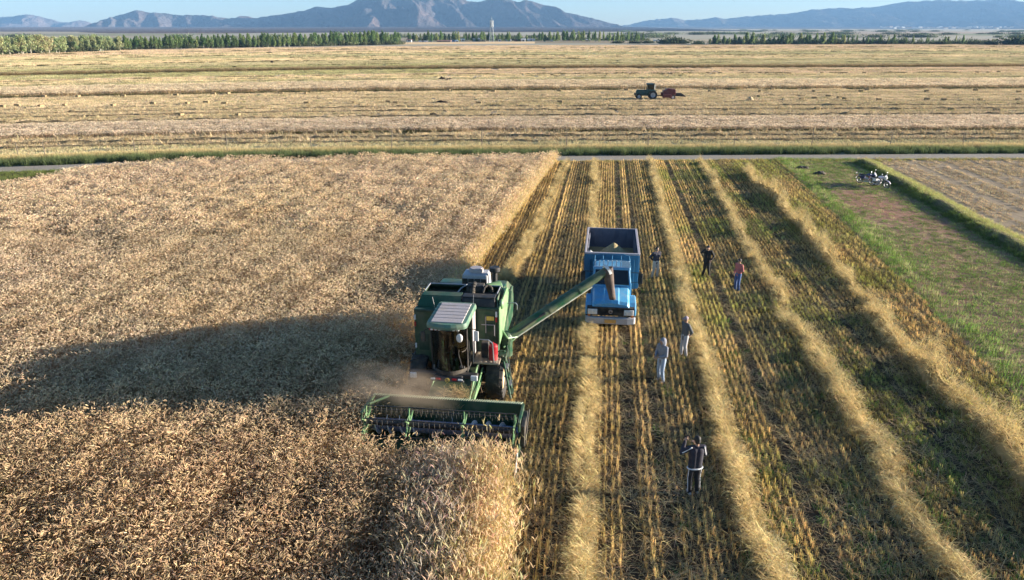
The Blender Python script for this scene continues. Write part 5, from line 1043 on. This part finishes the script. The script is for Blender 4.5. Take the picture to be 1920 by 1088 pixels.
# box
X1, Y0, Y1, Z0, Z1 = 1.21, 3.15, 7.75, .95, 2.55
b = B(); box(b, -X1, X1, Y0, Y0+.06, Z0, Z1-.001); box(b, -X1, X1, Y1-.06, Y1, Z0, Z1-.001); box(b, -X1, -X1+.06, Y0+.061, Y1-.061, Z0, Z1-.001); box(b, X1-.06, X1, Y0+.061, Y1-.061, Z0, Z1-.001); box(b, -X1+.061, X1-.061, Y0+.061, Y1-.061, Z0, Z0+.08)
for s_ in (-1, 1):
    for i in range(8): y = Y0+.15+i*.62; box(b, s_*(X1+.03)-.028, s_*(X1+.03)+.028, y, y+.08, Z0, Z1-.03)
for i in range(5): x = -1.0+i*.5; box(b, x-.03, x+.03, Y0-.05, Y0-.002, Z0, Z1-.2)
bx = obj('cargo_box', b, BLD, tk, .008)
b = B(); box(b, -X1-.02, X1+.02, Y0-.03, Y0+.10, Z1, Z1+.08); box(b, -X1-.04, -X1+.05, Y0+.10, Y1-.05, Z1, Z1+.06); box(b, X1-.05, X1+.06, Y0+.10, Y1-.05, Z1, Z1+.06); box(b, -X1-.02, X1+.02, Y1-.05, Y1+.03, Z1, Z1+.03); obj('top_rail', b, RAIL, bx, .01)
# black tarp lining with folds
TP = paint('tarp', (.10, .105, .14), .45, dust=.35, dcol=(.2, .2, .24), bump=.3)
b = B(); rows_ = []
path = [(-X1+.075, Y0+.1)]+[(-X1+.075, Y0+.1+(Y1-Y0-.2)*t/30) for t in range(1, 31)]+[(-X1+.075+(2*X1-.15)*t/34, Y1-.09) for t in range(1, 35)]+[(X1-.075, Y1-.1-(Y1-Y0-.2)*t/30) for t in range(0, 31)]
for i, (x, y) in enumerate(path):
    r_ = []
    for k_ in range(8):
        z = Z1+.02-(Z1-Z0-.1)*k_/7; fld = .055*math.sin(i*1.9+k_*.25)*(.4+.6*noise.noise(Vector((i*.23, k_*.2, 1))))+.03*noise.noise(Vector((i*.5, k_*.6, 4))); cx = 0 if abs(x) < X1-.1 else (1 if x < 0 else -1); cy = -1 if y > Y1-.12 else 0
        r_.append(b.verts.new((x+cx*(abs(fld)+.01), y+cy*(abs(fld)*1.6+.02+.12*(k_/7)), z)))
    rows_.append(r_)
for a, c in zip(rows_[:-1], rows_[1:]):
    for k_ in range(7): b.faces.new((a[k_], a[k_+1], c[k_+1], c[k_]))
obj('tarp_lining', b, TP, bx, smooth=True)
# load of grain
b = B(); N_ = 26; g = [[None]*(N_+1) for _ in range(N_+1)]
for i in range(N_+1):
    for j in range(N_+1):
        x = -X1+.09+(2*X1-.18)*i/N_; y = Y0+.1+(Y1-Y0-.2)*j/N_; d = math.hypot((x-.10)/1.15, (y-5.0)/1.9); g[i][j] = b.verts.new((x, y, 1.62+max(0, 1.0*(1-d))+.03*noise.noise(Vector((x*2, y*2, 0)))))
for i in range(N_):
    for j in range(N_): b.faces.new((g[i][j], g[i+1][j], g[i+1][j+1], g[i][j+1]))
gh = obj('grain_load', b, soil('grain', (.42, .33, .17), (.50, .40, .22), (.36, .28, .14), 9, (1, 1), 0, .5, 60), smooth=True); gh.location = tk.location; gh.rotation_euler = (0, 0, -ROW); tag(gh, 'cone of harvested grain heaped inside the truck box', 'grain', kind='stuff')
b = B(); bmesh.ops.create_uvsphere(b, u_segments=18, v_segments=12, radius=1)
for v in b.verts: k_ = 1+.18*noise.noise(v.co*2.4); v.co = Vector((v.co.x*.17*k_, v.co.y*.14*k_, v.co.z*.30*k_+.0))
for i in range(6): a = i; cyl(b, (0, 0, .27), (.05*math.cos(a), .05*math.sin(a), .36), .03, .012, n=5)
o = obj('sack', b, paint('sack_cloth', (.72, .70, .66), .9, dust=.15), smooth=True); M4 = Matrix.Translation(tk.location) @ Matrix.Rotation(-ROW, 4, 'Z'); o.location = M4 @ Vector((-.90, 3.75, 2.22)); o.rotation_euler = (.2, -.35, 0); tag(o, 'white cloth sack standing in the front left corner of the truck box', 'sack')

# ================= tractor and baler in the distance =================
tx, ty = P(1215, 186.0)
tr = thing('tractor', 'dark green tractor with square cab pulling a red baler on the plain', 'tractor', (tx, ty, 0), R(-2))
# faces picture left (-x); build with wheels turning about y
def wheel_y(parent, x, y, r, w_, rim, n=22):
    e = wheel(parent, 0, 0, r, w_, rim=rim, n=n); e.location = (x, y, r); e.rotation_euler = (0, 0, R(90)); return e
TG = paint('tractor_green', (.02, .075, .07), .45, dust=.2)
b = B(); box(b, -2.3, -.4, -.35, .35, .95, 1.65, top=(.15, 0, .05, -.05)); box(b, -2.2, 1.3, -.28, .28, .6, .98); box(b, -.4, 1.2, -.55, .55, .9, 1.35); obj('body', b, TG, tr, .05)
b = B(); box(b, -.35, .95, -.62, .62, 1.35, 1.75); [cyl(b, (x, y, 1.7), (x*.93, y*.95, 2.6), .04, n=6) for x in (-.32, .95) for y in (-.6, .6)]; box(b, -.45, 1.05, -.68, .68, 2.58, 2.76, top=(.06, -.06, .06, -.06)); obj('cab', b, TG, tr, .03)
for s_ in (-1, 1): b = B(); plate(b, [(-.30, s_*.58, 1.76), (.92, s_*.58, 1.76), (.88, s_*.56, 2.58), (-.27, s_*.56, 2.58)], .012); obj('window', b, GLD, tr)
b = B(); plate(b, [(-.33, -.55, 1.76), (-.33, .55, 1.76), (-.28, .55, 2.58), (-.28, -.55, 2.58)], .012); obj('windshield', b, GLD, tr)
b = B(); cyl(b, (-.75, -.25, 1.6), (-.75, -.25, 2.95), .05, n=8); obj('exhaust_stack', b, DRK, tr)
b = B(); cyl(b, (1.0, -.5, 1.8), (1.05, -.5, 2.6), .05, n=6); obj('rear_post', b, WHT, tr)
for s_ in (-1, 1): b = B(); box(b, .0, 1.35, s_*.75-.2, s_*.75+.2, 1.45, 1.55, top=(.1, -.1, 0, 0)); obj('fender', b, TG, tr, .03)
for s_ in (-1, 1): wheel_y(tr, -1.75, s_*.72, .52, .32, GRY); wheel_y(tr, .72, s_*.80, .78, .42, YEL if False else GRY)
b = B(); box(b, -2.55, -2.3, -.3, .3, .75, 1.05); obj('front_weight', b, DRK, tr, .03)
ba = thing('baler', 'red straw baler hitched behind the dark green tractor', 'baler', (tx+3.4, ty-.1, 0), R(-2)); RB = paint('baler_red', (.15, .022, .026), .5, dust=.25)
b = B(); prism(b, [(-.9, .5), (-.8, 1.5), (.1, 1.9), (1.3, 1.75), (1.4, 1.1), (1.2, .5)], 'y', -.8, .35); box(b, -1.9, -.8, -.1, .1, .55, .70); box(b, -1.2, -.5, -.5, .1, .7, 1.2); obj('body', b, RB, ba, .05)
b = B(); box(b, 1.3, 2.5, -.45, .1, .55, 1.1, top=(0, 0, .02, -.02)); prism(b, [(2.5, .5), (2.5, 1.1), (3.3, .55), (3.3, .45)], 'y', -.4, .05); obj('bale_chamber', b, DRK, ba, .03)
b = B(); box(b, -.9, .6, -1.5, -.8, .35, .95); cyl(b, (-.8, -1.45, .5), (-.8, -.85, .5), .22, n=12); obj('pickup', b, RB, ba, .03)
for y in (-1.0, .55): wheel_y(ba, .9, y, .42, .25, WHT, n=16)
b = B(); tube(b, [(-1.0, -.3, 1.2), (-.9, -.3, 1.75), (-.3, -.3, 1.9)], .04); tube(b, [(-.3, .2, 1.6), (-.3, .2, 2.0)], .03); obj('hydraulic_line', b, STL, ba)

# ================= motorcycles =================
def motorcycle(x, y, rz, mt, mf, ms, label, leanx=.14, front=WHT):
    e = thing('motorcycle', label, 'motorcycle', (x, y, 0.02), rz); e.rotation_euler = (leanx, 0, rz)
    for wx, nm in ((-.66, 'rear_wheel'), (.68, 'front_wheel')):
        q = bpy.data.objects.new(nm, None); col.objects.link(q); q.parent = e; q.location = (wx, 0, .31)
        b = B(); revolve(b, [(.31, -.02), (.31, .02), (.28, .045), (.25, .04), (.25, -.04), (.28, -.045)], (0, 0, 0), 28, 'y'); obj('tyre', b, BLK, q)
        b = B(); revolve(b, [(.252, -.025), (.252, .025), (.235, .02), (.235, -.02)], (0, 0, 0), 28, 'y'); cyl(b, (0, -.06, 0), (0, .06, 0), .045, n=10)
        for i in range(12): a = i*math.pi/6; cyl(b, (0, .03*(-1)**i, 0), (.24*math.cos(a), 0, .24*math.sin(a)), .006, n=3)
        obj('rim', b, STL, q)
    b = B(); tube(b, [(.50, 0, .82), (.42, 0, .50), (.12, 0, .28), (-.25, 0, .28), (-.35, 0, .62), (.46, 0, .76)], .022, 8)
    for s_ in (-1, 1): tube(b, [(-.66, s_*.09, .31), (-.22, s_*.09, .34)], .018); tube(b, [(-.35, s_*.1, .62), (-.95, s_*.1, .70)], .014); tube(b, [(-.66, s_*.12, .33), (-.5, s_*.12, .66)], .026, 8); tube(b, [(.68, s_*.08, .31), (.50, s_*.08, .86)], .022, 8)
    obj('frame', b, DRK, e)
    b = B(); tube(b, [(.40, -.36, 1.02), (.44, -.15, .96), (.50, 0, .90), (.44, .15, .96), (.40, .36, 1.02)], .013); [tube(b, [(.42, s_*.22, .98), (.45, s_*.30, 1.16)], .007) for s_ in (-1, 1)]; hb = obj('handlebar', b, STL, e)
    for s_ in (-1, 1): b = B(); ball(b, (.45, s_*.31, 1.20), (.02, .065, .045)); obj('mirror', b, LENS, hb, smooth=True)
    b = B(); ball(b, (.18, 0, .82), (.30, .14, .13)); obj('fuel_tank', b, mt, e, smooth=True)
    b = B(); box(b, -.72, -.08, -.12, .12, .72, .80, top=(-.05, .02, .02, -.02)); obj('seat', b, ms, e, .03)
    b = B(); box(b, -.20, .12, -.13, .13, .30, .52); cyl(b, (.08, 0, .45), (.20, 0, .64), .085, n=12); obj('engine', b, STL, e, .02)
    b = B(); tube(b, [(.18, -.12, .46), (.10, -.15, .26), (-.3, -.17, .26), (-.85, -.18, .36)], .032, 8); obj('exhaust_pipe', b, STL, e)
    for wx, r_, a0, a1, nm in ((.68, .355, 20, 140, 'front_fender'), (-.66, .37, 40, 170, 'rear_fender')):
        b = B(); k_ = 10; rr = []
        for i in range(k_+1):
            a = R(a0+(a1-a0)*i/k_); rr.append([b.verts.new((wx+(r_+d)*math.cos(a), yy, .31+(r_+d)*math.sin(a))) for yy, d in ((-.07, -.02), (0, .012), (.07, -.02))])
        for a, c in zip(rr[:-1], rr[1:]): [b.faces.new((a[j], a[j+1], c[j+1], c[j])) for j in range(2)]
        obj(nm, b, mf, e, smooth=True)
    b = B(); prism(b, [(-.55, .42), (-.6, .68), (-.2, .68), (-.25, .45)], 'y', -.135, .135); prism(b, [(.48, .72), (.66, .74), (.60, 1.0), (.50, 1.04)], 'y', -.11, .11); obj('side_cover', b, front, e, .02)
    b = B(); cyl(b, (.60, 0, .86), (.69, 0, .85), .085, n=16); obj('headlight', b, LENS, e); b = B(); box(b, -.98, -.92, -.06, .06, .62, .70); obj('tail_light', b, RED, e, .01)
    b = B(); tube(b, [(-.62, -.12, .80), (-.98, -.12, .84), (-.98, .12, .84), (-.62, .12, .80)], .012); obj('carrier', b, STL, e)
    b = B(); tube(b, [(-.1, .13, .3), (-.05, .30, .02)], .014); obj('side_stand', b, DRK, e); return e
NV = paint('navy_plastic', (.03, .04, .12), .35, dust=.1); PK = paint('pinkish_white', (.78, .66, .70), .4, dust=.1); BKS = paint('black_seat', (.015, .014, .016), .5, dust=.1)
x, y = P(1626, 346); motorcycle(x, y, R(-52), NV, WHT, BKS, 'dark navy motorcycle parked in front of the grass bank, left of the pair', .16, NV)
x, y = P(1648, 351); motorcycle(x, y, R(-62), PK, PK, BKS, 'pinkish white motorcycle parked beside the navy one, right of the pair', .16, WHT)
# ================= people =================
def caps(bm, p0, p1, r0, r1, sy=1.0, n=14, fl=None):
    """tapered capsule; sy squashes it along local depth (y)"""
    p0, p1 = Vector(p0), Vector(p1); d = p1-p0; L = max(d.length, 1e-5); q = d.to_track_quat('Z', 'Y'); k = 5; rings = []
    prof = [(-math.cos(a)*1.0, math.sin(a), 0) for a in [math.pi/2*i/k for i in range(k+1)]]
    pr = [(-r0*math.cos(math.pi/2*i/k), r0*math.sin(math.pi/2*i/k)) for i in range(1, k+1)]+[(L+r1*math.sin(math.pi/2*i/k), r1*math.cos(math.pi/2*i/k)) for i in range(0, k)]
    for z, r in pr:
        ring = []
        for j in range(n):
            a = 2*math.pi*j/n; v = q @ Vector((r*math.cos(a), r*math.sin(a), z)); w_ = p0+v
            if sy != 1: c_ = p0+q @ Vector((0, 0, min(max(z, 0), L))); w_ = Vector((w_.x, c_.y+(w_.y-c_.y)*sy, w_.z))
            ring.append(bm.verts.new(w_))
        rings.append(ring)
    for a, c in zip(rings[:-1], rings[1:]): [bm.faces.new((a[j], a[(j+1) % n], c[(j+1) % n], c[j])) for j in range(n)]
    t0 = bm.verts.new(p0+q @ Vector((0, 0, -r0))); t1 = bm.verts.new(p1+q @ Vector((0, 0, r1)))
    for j in range(n): bm.faces.new((t0, rings[0][(j+1) % n], rings[0][j])); bm.faces.new((t1, rings[-1][j], rings[-1][(j+1) % n]))
def ell(bm, c, r, rot=None):
    m_ = Matrix.Translation(Vector(c)) @ (rot.to_4x4() if rot is not None else Matrix()) @ Matrix.Diagonal((*r, 1)); bmesh.ops.create_uvsphere(bm, u_segments=18, v_segments=12, radius=1, matrix=m_)
def skinned(name, bm, m, parent, vox=.012, sm=3):
    o = obj(name, bm, m, parent); r = o.modifiers.new('r', 'REMESH'); r.mode = 'VOXEL'; r.voxel_size = vox; r.use_smooth_shade = True
    s_ = o.modifiers.new('s', 'SMOOTH'); s_.iterations = sm; s_.factor = .5; return o
def hand(bm, wr, d, side, curl=.5, up=Vector((0, 0, 1))):
    """palm and five fingers beyond the wrist; d points along the hand"""
    wr = Vector(wr); d = Vector(d).normalized(); s_ = d.cross(up); s_ = s_.normalized() if s_.length > .1 else Vector((1, 0, 0)); nrm = s_.cross(d).normalized(); s_ = s_*side
    pl = wr+d*.085
    for k_ in (-1, 0, 1): caps(bm, wr+d*.012+s_*k_*.018, pl+s_*k_*.026, .017, .016, n=8)
    for i, (off, L) in enumerate(((-.034, .062), (-.012, .078), (.011, .084), (.033, .074))):
        p = pl+s_*off; e1 = (d*math.cos(curl*.6)-nrm*math.sin(curl*.6)); e2 = (d*math.cos(curl*1.7)-nrm*math.sin(curl*1.7)); m_ = p+e1*L*.52; caps(bm, p, m_, .0098, .009, n=7); caps(bm, m_, m_+e2*L*.48, .009, .0078, n=7)
    p = wr+d*.03+s_*.03; t = (d*.65+s_*.75).normalized(); m_ = p+t*.045; caps(bm, p, m_, .012, .010, n=7); caps(bm, m_, m_+(d*.9+s_*.25-nrm*.3).normalized()*.032, .010, .0085, n=7)
def person(px, py, heading, label, J, top, bot, hair=(.02, .016, .013), cap=None, hood=None, shoes=(.04, .035, .03), H_=1.70, sleeve='long', jlen=.0, stripes=None, held=None, wide=1.0):
    """J: joints in a frame where +y is where the person faces, x right hand side negative of viewer; heading turns it"""
    x, y = P(px, py); e = thing('person', label, 'person', (x, y, 0), heading); k = H_/1.75; e.scale = (k, k, k)
    D = dict(hip=(0, 0, .93), chest=(0, -.01, 1.30), neck=(0, -.005, 1.47), head=(0, .025, 1.63), look=(0, 1, -.05),
             shL=(-.185, 0, 1.42), elL=(-.25, -.03, 1.13), wrL=(-.25, .08, .90), shR=(.185, 0, 1.42), elR=(.25, -.03, 1.13), wrR=(.25, .08, .90),
             knL=(-.10, .03, .50), anL=(-.12, -.02, .09), knR=(.10, .03, .50), anR=(.12, -.02, .09)); D.update(J); D = {a: Vector(b_) for a, b_ in D.items()}
    lk = D['look'].normalized(); hd_ = D['head']; rot = lk.to_track_quat('Y', 'Z').to_matrix(); hp = lambda a, b_, c: hd_+rot @ Vector((a, b_, c))
    b = B(); ell(b, hd_, (.076, .095, .112), rot); ell(b, hp(0, .02, -.055), (.056, .070, .058), rot)
    caps(b, D['neck']-Vector((0, 0, .05)), hp(0, -.02, -.07), .054, .050); ell(b, hp(0, .100, -.015), (.013, .020, .022), rot); ell(b, hp(0, .086, -.062), (.026, .012, .010), rot); ell(b, hp(0, .078, -.1), (.02, .016, .016), rot)
    for s_ in (-1, 1): ell(b, hp(s_*.078, -.005, -.01), (.012, .022, .032), rot); ell(b, hp(s_*.032, .078, .022), (.018, .012, .008), rot)
    caps(b, D['chest'], D['hip'], .12, .115, .75); caps(b, D['shL'], D['shR'], .05, .05, .9)
    for s_, S in ((-1, 'L'), (1, 'R')):
        sh, el, wr = D['sh'+S], D['el'+S], D['wr'+S]; caps(b, sh, el, .047, .040); caps(b, el, wr, .040, .028)
        hand(b, wr, (wr-el).normalized() if 'hd'+S not in D else D['hd'+S], -s_, .7)
        h_ = D['hip']+Vector((s_*.09, 0, -.03)); caps(b, h_, D['kn'+S], .085, .055); caps(b, D['kn'+S], D['an'+S], .055, .035); caps(b, D['an'+S]-Vector((0, .03, .04)), D['an'+S]+Vector((0, .12, -.055)), .035, .028)
    body = skinned('body', b, SKIN, e, .0075, 2)
    for s_ in (-1, 1): b = B(); ell(b, hp(s_*.032, .090, .008), (.011, .006, .006), rot); obj('eye', b, BKS, e, smooth=True)
    # top garment
    tm = paint('jacket_'+label[:12].replace(' ', '_'), top, .85, dust=.10, dcol=(.3, .27, .24), bump=.4, scale=5)
    b = B(); ch_, hp_ = D['chest'], D['hip']; w_ = wide
    for s_ in (-1, 1):
        off = Vector((s_*.065*w_, 0, 0)); caps(b, ch_+off+Vector((0, 0, .03)), hp_+off*.9+Vector((0, 0, -.04-jlen)), .125*w_, .118*w_, .82)
    caps(b, D['shL']+Vector((.02, 0, 0)), D['shR']-Vector((.02, 0, 0)), .075, .075, .95); caps(b, ch_, D['neck']-Vector((0, 0, .03)), .10, .070)
    for S in 'LR':
        sh, el, wr = D['sh'+S], D['el'+S], D['wr'+S]; caps(b, sh, el, .072, .060)
        if sleeve == 'long': caps(b, el, el.lerp(wr, .93), .060, .046)
        elif sleeve == 'half': pass
    if hood: ell(b, hp(0, -.03, .01), (.115, .125, .135), rot); caps(b, hp(0, -.06, -.06), D['neck'], .10, .10)
    jk = skinned('jacket', b, tm, e, .013, 4)
    if hood: # opening of the hood
        b = B(); ell(b, hp(0, .055, -.01), (.068, .052, .088), rot); obj('hood_face', b, SKIN, e, smooth=True)  # skin-coloured face filling the hood
        b = B()
        for i in range(22):
            a0, a1 = 2*math.pi*i/22, 2*math.pi*(i+1)/22; caps(b, hp(.080*math.cos(a0), .072, -.01+.10*math.sin(a0)), hp(.080*math.cos(a1), .072, -.01+.10*math.sin(a1)), .015, .015, n=6)
        obj('hood_edge', b, tm, jk, smooth=True)
    bm_ = paint('trousers_'+label[:12].replace(' ', '_'), bot, .85, dust=.12, dcol=(.3, .27, .24), bump=.4, scale=5); b = B()
    caps(b, hp_+Vector((-.07, 0, .03)), hp_+Vector((.07, 0, .03)), .115, .115, .85)
    for s_, S in ((-1, 'L'), (1, 'R')): h_ = hp_+Vector((s_*.085, 0, -.03)); caps(b, h_, D['kn'+S], .103, .076); caps(b, D['kn'+S], D['an'+S]+Vector((0, 0, -.01)), .074, .060)
    tr_ = skinned('trousers', b, bm_, e, .013, 3)
    for S in 'LR':
        a = D['an'+S]; b = B(); caps(b, a+Vector((0, -.045, -.035)), a+Vector((0, .13, -.045)), .048, .042, n=12); obj('shoe', b, paint('shoe_'+label[:10].replace(' ', '_')+S, shoes, .6, dust=.3), e, smooth=True)
    if cap is not None:
        b = B(); ell(b, hp(0, -.008, .045), (.088, .105, .085), rot); caps(b, hp(-.04, .09, .05), hp(.04, .09, .05), .032, .032, 1.6, n=10) if False else ell(b, hp(0, .11, .045), (.065, .062, .010), rot); obj('cap', b, paint('cap_'+label[:10].replace(' ', '_'), cap, .8, dust=.1), e, smooth=True)
    elif not hood:
        b = B(); ell(b, hp(0, -.018, .030), (.086, .100, .100), rot); ell(b, hp(0, -.045, -.02), (.080, .070, .075), rot)
        for v in b.verts: v.co += Vector((noise.noise(v.co*30), noise.noise(v.co*30+Vector((9, 0, 0))), noise.noise(v.co*30+Vector((0, 9, 0)))))*.008
        obj('hair', b, paint('hair_'+label[:10].replace(' ', '_'), hair, .6, dust=0), e, smooth=True)
    if stripes:
        wm = paint('white_stripe', (.75, .75, .75), .7, dust=.05); b = B(); rr_ = .118*w_; hz_ = hp_.z-.045-jlen
        pts = [Vector((math.cos(a)*(.065*w_+rr_+.012), math.sin(a)*(rr_*.82+.012)+hp_.y, hz_)) for a in [i*2*math.pi/28 for i in range(29)]]; tube(b, pts, .020, 6); obj('hem_band', b, wm, jk)
        for S in stripes:
            b = B(); sh, el = D['sh'+S], D['el'+S]; off = Vector((0, -.066, .03)); tube(b, [sh.lerp(el, t)+off*(1-.12*t) for t in (-.12, .2, .5, .8, 1.0)], .017, 6); obj('sleeve_stripe', b, wm, jk)
        b = B()
        for s_, S in ((-1, 'L'), (1, 'R')): kn, an = D['kn'+S], D['an'+S]; h_ = hp_+Vector((s_*.085, 0, -.03)); tube(b, [h_+Vector((s_*.088, -.04, -.08)), kn+Vector((s_*.068, -.03, 0)), an+Vector((s_*.056, -.025, .03))], .011, 6)
        obj('trouser_stripe', b, wm, tr_)
    M_ = Matrix.Translation((x, y, 0)) @ Matrix.Rotation(heading, 4, 'Z') @ Matrix.Scale(k, 4); return e, M_, D
PI = math.pi
# facing: heading 0 = away from camera (+Y); PI = towards it; PI/2 = picture left
person(1228, 522, PI+R(20), 'person in dark jacket and pale trousers, hands behind back, standing right of the truck', dict(elL=(-.30, -.16, 1.18), wrL=(-.08, -.17, .98), elR=(.30, -.14, 1.18), wrR=(.10, -.19, .98), knL=(-.11, .03, .5), knR=(.11, .0, .5), anR=(.17, -.05, .09)), (.035, .035, .055), (.50, .46, .42), H_=1.70)
person(1323, 520, PI-R(10), 'person all in black shading the eyes with one hand, between two windrows', dict(look=(-.2, 1, .15), elR=(.34, .12, 1.38), wrR=(.13, .17, 1.62), hdR=(-.8, -.1, .25), elL=(-.33, -.05, 1.16), wrL=(-.19, .10, 1.00), anL=(-.17, 0, .09), anR=(.17, 0, .09)), (.014, .014, .016), (.015, .015, .018), cap=(.02, .02, .025), H_=1.72)
person(1381, 546, PI/2+R(30), 'person in reddish pink top and blue jeans, farthest right of all the people', dict(elL=(-.27, .0, 1.15), wrL=(-.12, .20, 1.08), elR=(.26, -.10, 1.15), wrR=(.26, .02, .93)), (.46, .14, .13), (.06, .11, .27), hair=(.03, .015, .012), H_=1.68)
person(1281, 669, PI/2+R(22), 'person in long grey jacket and cap with hands clasped behind, beside the windrow', dict(elL=(-.27, -.12, 1.14), wrL=(-.07, -.20, .96), elR=(.27, -.12, 1.14), wrR=(.07, -.21, .93), anL=(-.10, -.06, .09), anR=(.11, .05, .09), chest=(0, .0, 1.3)), (.10, .105, .11), (.46, .45, .46), cap=(.34, .27, .30), H_=1.72, jlen=.10)
person(1238, 715, PI/2+R(35), 'person with grey hood up and light blue jeans, nearest in front of the truck', dict(elL=(-.25, .06, 1.14), wrL=(-.10, .24, 1.10), elR=(.25, .04, 1.14), wrR=(.10, .24, 1.08), knL=(-.11, .06, .5), anL=(-.15, .02, .09), anR=(.13, -.04, .09), look=(0, 1, -.12)), (.23, .24, .28), (.36, .44, .55), hood=True, H_=1.72, jlen=.08, shoes=(.2, .2, .22))
e_, M_, D_ = person(1298, 926, R(8), 'person from behind in dark jacket with white stripes, raising a phone', dict(elL=(-.36, .10, 1.24), wrL=(-.24, .22, 1.50), hdL=(.35, .35, .75), elR=(.27, .06, 1.16), wrR=(.12, .30, 1.34), hdR=(-.6, .4, .5), look=(-.15, 1, -.1), knL=(-.10, .03, .5), anL=(-.10, -.02, .09), knR=(.10, .03, .5), anR=(.13, .0, .09)), (.022, .02, .035), (.016, .016, .02), H_=1.84, stripes='LR', shoes=(.45, .45, .45), jlen=.06, wide=1.05)
b = B(); box(b, -.075, .075, -.005, .005, -.038, .038); o = obj('phone', b, BKS, bevel=.004); o.location = M_ @ Vector((-.17, .27, 1.60)); o.rotation_euler = (0, 0, R(8)); tag(o, 'dark phone held up by the person in the striped jacket', 'phone')
